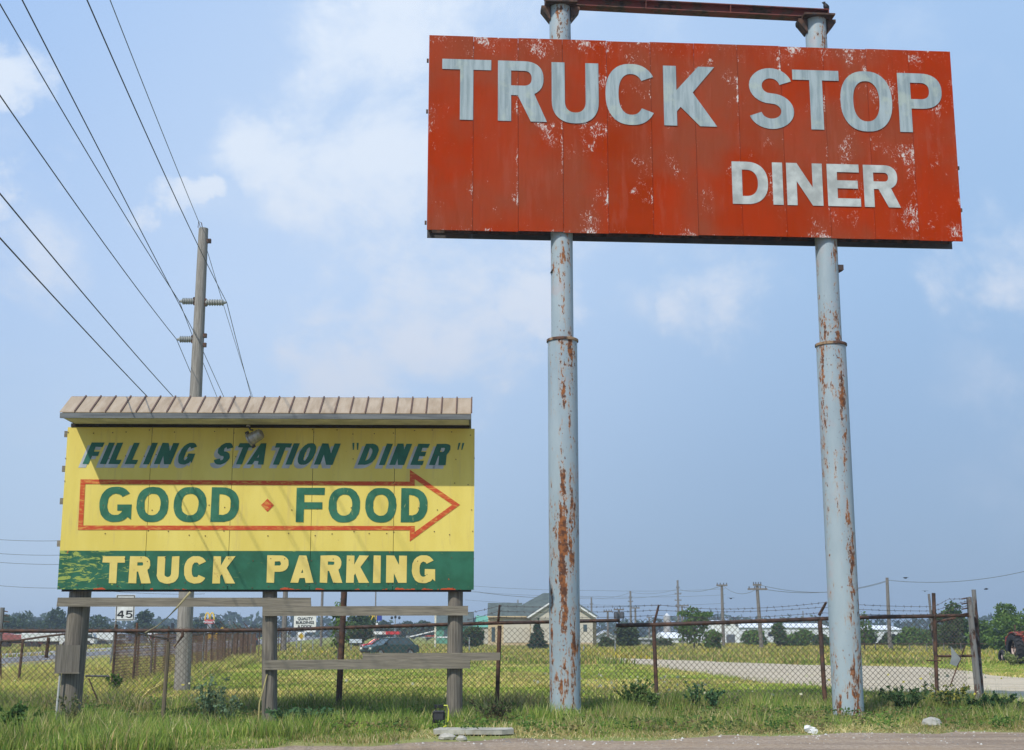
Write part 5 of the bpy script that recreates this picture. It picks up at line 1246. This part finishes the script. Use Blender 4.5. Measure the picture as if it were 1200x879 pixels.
MB().box(4*s, 16*s, .1, .19, z(746), z(744.6), T).build('red_stripe', REDM, br)
MB().box(15*s, 17*s, 0, .3, 0, z(721), T).build('post', flat('cream_post', (.62, .57, .45), .6), br)
MB().box(-18*s, -14*s, -.1, .3, 0, z(745), T).build('base', CHR, br)

# beige building with grey hipped roof
Y = 135; z = lambda v: zpx(v, Y); s = 1/ppm(Y); c, T = TG(640, Y)
mo = thing('beige_building', c, 'beige single storey building with grey green gabled roof behind the left pole', 'building')
X = lambda u: (u-640)*s
WALLP = flat('pale_siding', (.52, .475, .39), .8, 0, .1, .6); WALLT = flat('tan_trim', (.52, .40, .24), .8, 0, .1, .6); ROOFG = flat('grey_green_shingles', (.085, .105, .095), .9, 0, .2, 2)
ev = z(722); MB().box(X(572), X(699), 0, 9, -.1, ev, T).build('wall', WALLT, mo)
MB().box(X(590), X(621), -.05, -.005, z(753), ev-.35, T).build('wall_panel', WALLP, mo)
MB().box(X(622), X(694), -1.2, -.005, z(753), ev-.3, T).build('front_bay', WALLP, mo)
MB().box(X(622), X(694), -1.25, -.005, -.1, z(753)-.001, T).build('bay_base', WALLT, mo)
r1 = z(706); r2 = z(693.5)
rf = MB(); e0, e1 = -.4, 9.4
rf.add([T(X(571), e0, ev), T(X(612), e0, ev), T(X(612), 2.2, r1), T(X(571), 2.2, r1), T(X(571), 4.8, ev), T(X(612), 4.8, ev)], [(0, 1, 2, 3), (3, 2, 5, 4), (0, 3, 4)])
rf.build('side_roof', ROOFG, mo)
rf = MB().add([T(X(588), e0-.05, ev+.01), T(X(701), e0-.05, ev+.01), T(X(701), e1, ev), T(X(588), e1, ev), T(X(638), 4.5, r2), T(X(662), 4.5, r2)], [(0, 1, 5, 4), (1, 2, 5), (2, 3, 4, 5), (3, 0, 4)])
rf.build('main_roof', ROOFG, mo)
ap = z(698)
MB().prism([(X(619), ev-.3), (X(697), ev-.3), (X(697), ev-.1), (X(658), ap), (X(619), ev-.1)], -1.25, -1.15, T).build('gable_wall', WALLP, mo)
g2 = MB().add([T(X(617), -1.6, ev-.12), T(X(658), -1.6, ap+.1), T(X(658), 3.6, ap+.1), T(X(617), 3.6, ev-.12), T(X(699), -1.6, ev-.12), T(X(699), 3.6, ev-.12)], [(0, 1, 2, 3), (1, 4, 5, 2)]); g2.build('gable_roof', ROOFG, mo)
MB().prism([(X(617), ev-.14), (X(617)+.12, ev-.26), (X(658), ap-.08), (X(699)-.12, ev-.26), (X(699), ev-.14), (X(658), ap+.08)], -1.66, -1.605, T).build('rake_trim', flat('white_trim', (.72, .72, .7), .6), mo)
MB().box(X(571), X(617), -.46, -.41, ev-.12, ev+.0, T).build('gutter', WALLT, mo)
MB().box(X(606), X(608), 2.5, 2.8, r1-.2, z(702), T).build('roof_vent', CHR, mo)
for u in (576, 583): MB().box(X(u), X(u+4), -.03, -.004, z(752), z(735), T).build('window', GLS, mo)
for i, u in enumerate((599, 610, 646, 685)): MB().box(X(u)-.18, X(u)+.18, -.04 if u < 620 else -1.24, -.02 if u < 620 else -1.205, z(740), z(732), T).build('window', GLS, mo)
# green roofed building left of it
Y = 165; z = lambda v: zpx(v, Y); s = 1/ppm(Y); c, T = TG(545, Y); X = lambda u: (u-545)*s
gb = thing('green_walled_building', c, 'green walled building with dark roof left of the beige building', 'building')
GRW = flat('green_siding', (.10, .28, .20), .7, 0, .15, .5)
MB().box(X(510), X(557), 0, 8, -.1, z(733), T).build('wall', GRW, gb); MB().add([T(X(509), -.4, z(734)), T(X(554), -.4, z(734)), T(X(554), 4, z(716.5)), T(X(509), 4, z(716.5)), T(X(554), 8.4, z(734)), T(X(509), 8.4, z(734))], [(0, 1, 2, 3), (3, 2, 4, 5), (1, 4, 2), (0, 3, 5)]).build('roof', ROOFG, gb)
MB().add([T(X(554.5), 1, z(735)), T(X(572), 1, z(735)), T(X(572), 5, z(721)), T(X(556), 5, z(721)), T(X(572), 9, z(735)), T(X(554.5), 9, z(735))], [(0, 1, 2, 3), (3, 2, 4, 5), (1, 4, 2), (0, 3, 5)]).build('side_roof', flat('green_roof', (.12, .34, .24), .6), gb)
MB().box(X(554.6), X(572), 1.2, 8, -.1, z(735), T).build('side_wall', WALLP, gb); MB().box(X(520), X(524), -.03, -.004, z(748), z(738), T).build('window', GLS, gb)
# grey gabled house and shed right of it
Y = 180; z = lambda v: zpx(v, Y); s = 1/ppm(Y); c, T = TG(709, Y); X = lambda u: (u-709)*s
hs = thing('pale_gabled_house', c, 'small pale grey house with low gable right of the beige building', 'building')
PG = flat('pale_grey_siding', (.42, .44, .46), .7, 0, .1, .5)
MB().box(X(698), X(720), 0, 6, -.1, z(746), T).build('wall', PG, hs); MB().prism([(X(696), z(747)), (X(709), z(739)), (X(722), z(747)), (X(709), z(741))], -.3, 6.3, T).build('roof', PG, hs); MB().prism([(X(698), z(746)), (X(720), z(746)), (X(709), z(741))], -.01, .05, T).build('gable_wall', PG, hs)
MB().box(X(703), X(706), -.03, -.004, z(754), z(749), T).build('window', GLS, hs)
c, T = TG(751, 140); Y = 140; z = lambda v: zpx(v, Y); s = 1/ppm(Y); X = lambda u: (u-751)*s
sh_ = thing('grey_shed', c, 'low flat grey shed behind the broken rail end', 'shed'); MB().box(X(739), X(764), 0, 3, -.1, z(749.5), T).build('wall', flat('shed_grey', (.30, .30, .29), .7), sh_); MB().box(X(738), X(765), -.2, 3.2, z(749.5)+.002, z(747.8), T).build('roof', PG, sh_); MB().box(X(748), X(753), -.03, -.004, 0, z(751), T).build('door', CHR, sh_)
# silo with conical cap
Y = 200; z = lambda v: zpx(v, Y); s = 1/ppm(Y); c, T = TG(782, Y)
sl = thing('silver_silo', c, 'small silver silo with shiny conical cap behind the fence', 'silo')
MB().lathe([(4.2*s, 0), (4.2*s, z(722.5))], T, 20).build('tank', flat('silo_body', (.36, .34, .31), .5, .2, .15, 1), sl, smooth=True)
MB().lathe([(4.6*s, z(722.6)), (1.2*s, z(719.3)), (.7*s, z(718.6)), (.0, z(718.2))], T, 20).build('cap', flat('silo_cap', (.7, .7, .68), .3, .3), sl, smooth=True)
MB().lathe([(4.4*s, z(733)), (4.4*s, z(732.4))], T, 20).build('hoop', CHR, sl)
# white warehouses
def warehouse(u0, u1, ve, vr, Y, label, parts, roofc=(.85, .86, .87)):
    z = lambda v: zpx(v, Y); s = 1/ppm(Y); um = (u0+u1)/2; c, T = TG(um, Y); X = lambda u: (u-um)*s
    w_ = thing('white_warehouse', c, label, 'building'); MB().box(X(u0), X(u1), 0, 14, -.1, z(ve), T).build('wall', WHITEM, w_)
    MB().add([T(X(u0)-.2, -.3, z(ve)+.01), T(X(u1)+.2, -.3, z(ve)+.01), T(X(u1)+.2, 7, z(vr)), T(X(u0)-.2, 7, z(vr)), T(X(u1)+.2, 14.3, z(ve)), T(X(u0)-.2, 14.3, z(ve))], [(0, 1, 2, 3), (3, 2, 4, 5), (1, 4, 2), (0, 3, 5)]).build('roof', flat('bright_white_roof', roofc, .4), w_)
    for n_, a, b, va, vb_, m_ in parts: MB().box(X(a), X(b), -.06, -.005, z(va), z(vb_), T).build(n_, m_, w_)
    return w_
DG = flat('dark_opening', (.09, .10, .115), .7)
SHW = flat('pale_blue_grey_wall', (.60, .62, .65), .6, 0, .1, .5)
warehouse(866, 972, 735.5, 730, 190, 'long low white warehouse with bright roof left of the right pole', [('wall_band', 867, 971, 752, 736, SHW), ('door', 950, 964, 757, 744, DG), ('window', 900, 905, 746, 741, DG)])
warehouse(833, 866, 728, 726.5, 175, 'taller white warehouse block left of the long low one', [('door', 851, 861, 756, 743.5, DG), ('window', 851, 856, 733, 730, DG), ('window', 862, 865, 734, 730, DG), ('door', 838, 843, 757, 748, SHW)])
warehouse(780, 832, 748, 741, 185, 'low white building with bright roof behind the young tree', [('window', 795, 800, 753, 750, DG), ('wall_band', 781, 831, 757, 750, SHW)])
warehouse(1017, 1058, 738, 732.5, 185, 'small white warehouse right of the right sign pole', [('wall_band', 1018, 1057, 757, 739, SHW), ('door', 1036, 1041, 757, 741, DG), ('window', 1045, 1049, 748, 743, DG)])

# distant poles
def dpole(u, vt, Y, arms_, label, r=.14, lean=0, group='distant utility poles', extra=()):
    c, T = TG(u, Y); s = 1/ppm(Y); top = zpx(vt, Y); t = thing('utility_pole', c, label, 'utility pole', group)
    MB().tube([T(0, 0, -.1), T(lean*s, 0, top)], [r, r*.7], 8).build('pole', flat_pole, t, smooth=True)
    for v, w_ in arms_:
        zz = zpx(v, Y); k = lean*s*zz/top; MB().box(k-w_*s, k+w_*s, -.16, -.06 - .0, zz-.07, zz+.07, T).build('crossarm', flat_pole, t)
        m = MB()
        for q in (-.85, -.3, .3, .85): m.tube([T(k+q*w_*s, -.11, zz+.07), T(k+q*w_*s, -.11, zz+.22)], .04, 5)
        m.build('insulator', flat_dark, t)
    for du, v in extra: MB().lathe([(.0, 0), (.22, 0), (.24, .1), (.24, .65), (.0, .7)], lambda x, y, h: T(x+du*s, y-.3, h+zpx(v, Y)), 10).build('transformer', flat_dark, t)
flat_pole = flat('far_pole_wood', (.17, .15, .13), .9); flat_dark = flat('far_pole_dark', (.07, .07, .075), .7)
for a in [(847.5, 685, 118, [(686, 6.5)], 'distant pole with single crossarm left of the twin crossarm pole', .16),
          (892, 684.5, 105, [(685.5, 5), (690.5, 11.5)], 'distant pole with two crossarms in front of the white warehouse', .17, -3),
          (1042, 677, 105, [], 'bare distant pole right of the right sign pole', .17, 1),
          (795.5, 680, 210, [(689, 2), (696, 4), (703.5, 4)], 'tall thin distant pole rising behind the young tree', .22),
          (739.5, 692.5, 240, [(700.5, 2), (705, 3)], 'tall thin distant pole behind the broken rail end', .24),
          (693.5, 700, 260, [(708, 2)], 'thin distant pole right of the beige building roof', .22),
          (712.5, 716, 150, [(716.5, 5)], 'short distant pole left of the transformer pole', .15),
          (725.5, 714, 140, [(714.5, 6)], 'distant pole carrying two dark transformers', .15, 0, 'distant utility poles', ((-3.5, 725), (3.5, 725))),
          (745, 712, 160, [(712.5, 5)], 'distant pole with crossarm right of the transformer pole', .15),
          (761, 723, 200, [(723.5, 3)], 'lowest distant pole left of the rusty fence arm', .16),
          (800, 709, 170, [(710, 8)], 'distant pole top with wide crossarm above the young tree', .15),
          (942, 716, 230, [], 'faint distant pole left of the bent fence arm', .12),
          (234, 722, 190, [], 'grey distant pole between utility pole and restaurant sign', .2),
          (269, 727, 230, [], 'faint distant pole right of the restaurant sign', .12),
          (439.5, 600, 130, [], 'thin pole rising above the boards right of the dark fence post', .07)]:
    dpole(*a)
for u, vt, Y, lb, r_ in ((333, 540, 92, 'grey pole of the highway line just right of the middle sign post', .19), (376.5, 560, 122, 'slim dark pole of the highway line behind the board ends', .13), (401, 575, 112, 'pole of the highway line hidden mostly by the dark fence post', .22)):
    dpole(u, vt, Y, [(vt+12, 9)], lb, r_, group='poles of the highway power line')
# distant wires
def dwire(pts, label, r=.022, sag=.5):
    P = []
    for (u0, v0, y0), (u1, v1, y1) in zip(pts[:-1], pts[1:]):
        a = at(u0, v0, y0); b = at(u1, v1, y1)
        for i in range(16): t = i/16; p = a.lerp(b, t); p.z -= sag*4*t*(1-t); P.append(p)
    P.append(at(*pts[-1])); o = MB().tube(P, r, 4, False).build('power_line', WIREG, None, P[0]); tag(o, label, 'power line', 'distant overhead wires')
dwire([(560, 694, 240), (693, 700, 240), (739, 694, 240), (795, 690, 210), (847, 686, 118)], 'distant wire reaching the single crossarm pole from the left')
dwire([(540, 690, 240), (660, 700, 240), (795, 696, 210)], 'distant wire crossing behind the left sign pole')
dwire([(892, 690, 105), (1041, 680, 105), (1230, 662, 100)], 'distant wire sagging from the bare pole to the right edge', .02, .6)
dwire([(847, 686, 118), (892, 686, 105), (1041, 681, 105)], 'distant wire joining the crossarm poles to the bare pole', .018, .7)
for k, v in enumerate((629, 645, 655, 682)): dwire([(-40, v, 120), (90, v+4+k, 120), (240, v+8+2*k, 120)], ['highest', 'second', 'third', 'lowest'][k]+' faint distant wire at the left edge beside the yellow sign', .02, .2)
for k, v in enumerate((686, 693, 703)): dwire([(545, v, 200), (700, v+6, 200), (850, v+4, 200)], ['upper', 'middle', 'lower'][k]+' faint distant wire right of the yellow sign', .02, .2)

# far chain fence on the right, low with posts
Y = 88; c, T = TG(1105, Y); s = 1/ppm(Y)
ff = thing('low_field_fence', c, 'low distant wire fence beyond the meadow on the right', 'fence')
for u in range(1005, 1230, 20): MB().tube([T((u-1105)*s, 0, -.1), T((u-1105)*s, 0, zpx(754, Y))], .035, 6).build('post', GP, ff)
MB().tube([T(-100*s, 0, zpx(754.5, Y)), T(120*s, 0, zpx(754.5, Y))], .025, 6).build('top_rail', RP, ff)
for u, v0, v1 in ((550, 747, 762), (721, 746, 764), (684, 757, 764)):
    b = gp(u, v1+2); o = MB().tube([b, at(u, v0, b.y)], .045, 7).build('marker_post', CHR, None, b); tag(o, {550: 'thin pale marker post in front of the round dark bush', 721: 'thin pale marker post by the olive bush right of the building', 684: 'short pale marker post right of the left pole'}[u], 'post', 'pale marker posts in the field')

# car
def car(u, v, rot, label, body, name='parked_car', sc=1.0):
    c = gp(u, v); R = Matrix.Rotation(rot, 3, 'Z'); T = lambda x, y, z: c+R @ Vector((x*sc, y*sc, z*sc))
    t = thing(name, c, label, 'car'); hw_ = .82
    low = [(-2.15, .35), (-2.2, .62), (-2.1, .86), (-1.7, .93), (1.0, .93), (1.75, .84), (2.1, .70), (2.18, .5), (2.1, .28), (1.75, .24), (-1.8, .24)]
    n = len(low); vs = []; fs = []
    lv = [(-1.0, .93), (-.93, 1.0), (0, 1.0), (.93, 1.0), (1.0, .93)]
    for yy, k in ((-hw_, .95), (-hw_*.93, 1.0), (hw_*.93, 1.0), (hw_, .95)):
        for x, z in low: vs.append(T(x*(1 if abs(yy) < hw_*.95 else .985), yy, .24+(z-.24)*k))
    for j in range(3):
        for i in range(n): i2 = (i+1) % n; fs.append((j*n+i, j*n+i2, (j+1)*n+i2, (j+1)*n+i))
    fs.append(tuple(range(n))[::-1]); fs.append(tuple(3*n+i for i in range(n)))
    pm = flat('car_paint', body, .25, .1, .08); b = MB().add(vs, fs).build('body', pm, t, smooth=True)
    cb = [(-1.75, .92), (-1.25, 1.36), (-.2, 1.40), (.35, 1.36), (1.05, .92)]
    gl = MB(); vs = []
    for s in (-1, 1):
        for x, z in cb: vs.append(T(x*.985, s*(.78-(z-.92)*.32), z))
    gl.add(vs, [(0, 1, 2, 3, 4)[::-1], (5, 6, 7, 8, 9), (0, 1, 6, 5), (3, 4, 9, 8), (1, 2, 7, 6), (2, 3, 8, 7)]); gl.build('glasshouse', GLS, t)
    rf = MB(); vs = []
    for s in (-1, 1):
        for x, z in ((-1.28, 1.365), (-.2, 1.41), (.38, 1.365)): vs.append(T(x, s*.65, z)); vs.append(T(x, s*.6, z+.035))
    rf.add(vs, [(0, 2, 8, 6), (1, 3, 9, 7)[::-1], (2, 4, 10, 8), (3, 5, 11, 9)[::-1], (0, 1, 3, 2), (2, 3, 5, 4), (6, 7, 9, 8), (8, 9, 11, 10), (0, 6, 7, 1), (4, 5, 11, 10)]); rf.build('roof', pm, t)
    for s in (-1, 1):
        for x0, z0_, x1, z1_ in ((1.05, .93, .38, 1.38), (-1.75, .93, -1.28, 1.38), (-.35, .93, -.3, 1.39)):
            MB().tube([T(x0, s*.79, z0_), T(x1, s*.64, z1_)], .035*sc, 6).build('pillar', pm, t)
        MB().box(2.02, 2.17, s*.62-.14, s*.62+.14, .56, .70, T).build('headlight', LAMP, t); MB().box(-2.19, -2.1, s*.64-.13, s*.64+.13, .64, .80, T).build('tail_light', TAIL, t)
        MB().box(.75, .9, s*.86-.07, s*.86+.07, .95, 1.05, T).build('mirror', BLK, t)
        for x in (-1.35, 1.35):
            TW = lambda a, b2, h, x=x, s=s: T(x+a, s*(.66+h), .31+b2)
            w_ = MB().lathe([(.18, .02), (.31, 0), (.33, .03), (.33, .16), (.30, .19), (.19, .19)], TW, 18).build('wheel', TYRE, t, smooth=True)
            MB().lathe([(0, .17), (.12, .17), (.19, .185)], TW, 14).build('rim', CHR, w_)
    MB().box(2.1, 2.2, -.62, .62, .34, .46, T).build('front_bumper', BLK, t); MB().box(-2.24, -2.15, -.7, .7, .36, .52, T).build('rear_bumper', BLK, t)
    MB().box(2.14, 2.185, -.35, .35, .54, .66, T).build('grille', BLK, t)
    return t
car(456.5, 769.5, math.radians(218), 'dark green sedan parked in the field behind the lower boards', (.045, .085, .08), sc=.74)
car(444, 763, math.radians(200), 'red car mostly hidden behind the dark green sedan', (.50, .03, .03), sc=.62)
car(292, 757.5, math.radians(100), 'dark car far down the highway left of the middle post', (.05, .05, .055))
# lorries and machines parked far left
def lorry(u, v, Ln, H_, rot, label, bc, cc, name='parked_truck'):
    c = gp(u, v); R = Matrix.Rotation(rot, 3, 'Z'); T = lambda x, y, z: c+R @ (Vector((x, y, z))*.62); t = thing(name, c, label, 'truck', 'vehicles parked beyond the highway')
    MB().box(-Ln/2, Ln/2-1.7, -1.1, 1.1, .9, H_, T).build('cargo_box', flat('box_paint', bc, .5, 0, .1, 1), t, bevel=.04)
    cab = MB().prism([(Ln/2-1.6, .5), (Ln/2+.3, .5), (Ln/2+.35, 1.2), (Ln/2, 2.05), (Ln/2-1.6, 2.15)], -1.0, 1.0, T).build('cab', flat('cab_paint', cc, .35), t)
    MB().prism([(Ln/2-.9, 1.3), (Ln/2+.1, 1.3), (Ln/2-.1, 1.95), (Ln/2-.9, 1.95)], -1.03, 1.03, T).build('side_window', GLS, cab)
    MB().box(-Ln/2, Ln/2-1.0, -.5, .5, .65, .88, T).build('chassis', BLK, t)
    for x in (-Ln/2+1.0, -Ln/2+2.0, Ln/2-.7):
        for s in (-1, 1): MB().lathe([(0, 0), (.42, 0), (.46, .05), (.46, .22), (.42, .26), (0, .26)], lambda a, b2, h, x=x, s=s: T(x+a, s*(.82+h), .46+b2), 14).build('wheel', TYRE, t, smooth=True)
lorry(55, 759, 7.0, 2.1, .12, 'white box truck beyond the highway left of the left sign post', (.66, .67, .66), (.62, .62, .62))
lorry(20, 759, 7.0, 1.9, .1, 'dull red truck beyond the highway at the far left', (.30, .09, .08), (.40, .08, .07))
lorry(80, 757.5, 8.0, 1.8, .05, 'red and white truck beyond the highway behind the left sign post', (.36, .12, .11), (.6, .6, .6))
lorry(107, 756.5, 5.5, 2.0, .1, 'white truck beyond the highway right of the left sign post', (.70, .71, .72), (.65, .66, .68))
lorry(128, 756.5, 5.5, 2.2, .1, 'white truck with grey cab beyond the highway left of the speed limit post', (.68, .69, .70), (.35, .37, .42))
lorry(146, 755, 6.0, 1.7, .1, 'dark blue truck beyond the highway behind the speed limit post', (.08, .10, .22), (.12, .14, .2))
lorry(-12, 757, 7.0, 2.0, .1, 'dull red trailer truck cut by the left edge', (.34, .08, .07), (.4, .1, .09))
# sheds behind: long low dealership
Y = 165; z = lambda v: zpx(v, Y); s = 1/ppm(Y); c, T = TG(95, Y); X = lambda u: (u-95)*s
dl = thing('long_low_shop_building', c, 'long low shop building beyond the highway behind the parked trucks', 'building')
MB().box(X(-30), X(70), 0, 8, -.1, z(745), T).build('wall', flat('maroon_wall', (.22, .10, .09), .8), dl); MB().box(X(-32), X(72), -.6, 8.4, z(745)+.002, z(743), T).build('roof', WHITEM, dl)
MB().box(X(102), X(195), 2, 8, -.1, z(746), T).build('right_wall', flat('blue_grey_wall', (.24, .28, .36), .7), dl); MB().box(X(100), X(197), 1.6, 8.4, z(746)+.002, z(744), T).build('right_roof', flat('slate_roof', (.16, .19, .26), .6), dl)
for u in range(-22, 66, 14): MB().box(X(u), X(u+6), -.05, -.004, z(753), z(748), T).build('window', GLS, dl)
for u in range(108, 190, 14): MB().box(X(u), X(u+5), 1.95, 1.996, z(753), z(748.5), T).build('window', GLS, dl)

# tractor, seen from behind at the right edge
Y = gp(1180, 779).y; c, T0 = TG(1197, Y, math.radians(93)); c.z = 0
tr = thing('old_red_tractor', c, 'old red farm tractor with big rear tyres at the right edge', 'tractor')
RT = mat_rusty('faded_tractor_red', (.30, .05, .03), .35, 5, 1); RIM = mat_rusty('tractor_rim', (.52, .40, .36), .4, 4, 1)
T = T0
for s in (-1, 1):
    TW = lambda a, b2, h, s=s: T(-.9+a, s*(.55+h), .62+b2)
    w_ = MB().lathe([(.40, .04), (.52, .0), (.60, .03), (.62, .12), (.62, .22), (.60, .31), (.52, .34), (.40, .30)], TW, 32).build('rear_tyre', TYRE, tr, smooth=True)
    lg = MB()
    for k in range(22):
        a = 2*math.pi*k/22
        for q, (h0, h1) in enumerate(((.02, .17), (.17, .32))):
            b_ = a+q*.14; P = [(math.cos(x)*r_, math.sin(x)*r_, h) for x, h in ((b_, h0), (b_+.05, h0), (b_+.05+(.07 if q else -.07), h1), (b_+(.07 if q else -.07), h1)) for r_ in (.61, .655)]
            lg.add([TW(*p) for p in P], [(0, 2, 3, 1), (2, 4, 5, 3), (4, 6, 7, 5), (6, 0, 1, 7), (1, 3, 5, 7)])
    tag(lg.build('tread_lugs', TYRE, w_), kind='stuff')
    MB().lathe([(.41, .05), (.40, .16), (.33, .18), (.30, .12), (.12, .14), (.10, .22), (0, .22)], TW, 24).build('rear_rim', RIM, w_, smooth=True)
    MB().prism([(-.9+math.cos(a)*.72, .66+math.sin(a)*.70) for a in np.linspace(.3, 2.2, 9)]+[(-.9+math.cos(a)*.68, .66+math.sin(a)*.66) for a in np.linspace(2.2, .3, 9)], s*.50, s*.82, T).build('mudguard', RT, tr)
    TW = lambda a, b2, h, s=s: T(1.05+a, s*(.38+h), .30+b2)
    w_ = MB().lathe([(.17, .02), (.28, 0), (.31, .06), (.28, .14), (.17, .13)], TW, 20).build('front_tyre', TYRE, tr, smooth=True); MB().lathe([(.18, .03), (.1, .08), (0, .1)], TW, 14).build('front_rim', RIM, w_)
MB().tube([T(-.9, -.6, .62), T(-.9, .6, .62)], .10, 10).build('rear_axle', RT, tr); MB().tube([T(1.05, -.4, .33), T(1.05, .4, .33)], .04, 8).build('front_axle', RT, tr)
MB().box(-1.15, .1, -.19, .19, .48, .92, T).build('gearbox', DRUST, tr, bevel=.03)
MB().prism([(.0, .62), (1.25, .62), (1.3, .95), (1.2, 1.16), (.0, 1.20)], -.2, .2, T).build('bonnet', RT, tr, bevel=.04)
MB().box(1.301, 1.33, -.16, .16, .62, 1.05, T).build('grille', DRUST, tr)
MB().prism([(-.95, 1.02), (-.5, 1.02), (-.5, 1.08), (-.9, 1.1), (-1.0, 1.3), (-1.05, 1.3)], -.2, .2, T).build('seat', RT, tr)
MB().tube([T(.0, 0, 1.15), T(-.35, 0, 1.38)], .02, 8).build('steering_column', DRUST, tr)
mb = MB(); pts = [T(-.37+.06*math.sin(a), .19*math.cos(a), 1.39+.18*math.sin(a)) for a in np.linspace(0, 2*math.pi, 20)]; mb.tube(pts, .016, 6); mb.build('steering_wheel', BLK, tr)
MB().tube([T(.6, 0, 1.18), T(.6, 0, 1.65)], .03, 8).build('exhaust', DRUST, tr); MB().box(-1.5, -1.15, -.35, .35, .45, .52, T).build('hitch', DRUST, tr)
MB().box(-1.25, -1.0, .1, .62, 1.28, 1.38, T).build('tool_tray', RT, tr)

# ------------------------------------------------------------------ summer haze
hz = MB().box(-700, 700, -30, 900, -1.0, 16.0).mesh('haze'); hm = bpy.data.materials.new('haze_air'); hm.use_nodes = True; nt = hm.node_tree; nt.nodes.clear()
o = nt.nodes.new('ShaderNodeOutputMaterial'); v = nt.nodes.new('ShaderNodeVolumePrincipled'); v.inputs['Color'].default_value = (.75, .86, 1, 1); v.inputs['Density'].default_value = .0008; v.inputs['Anisotropy'].default_value = .2
nt.links.new(v.outputs[0], o.inputs['Volume']); hzo = put('haze', hz, hm); tag(hzo, kind='stuff'); hzo['label'] = 'thin blue summer haze over the field'
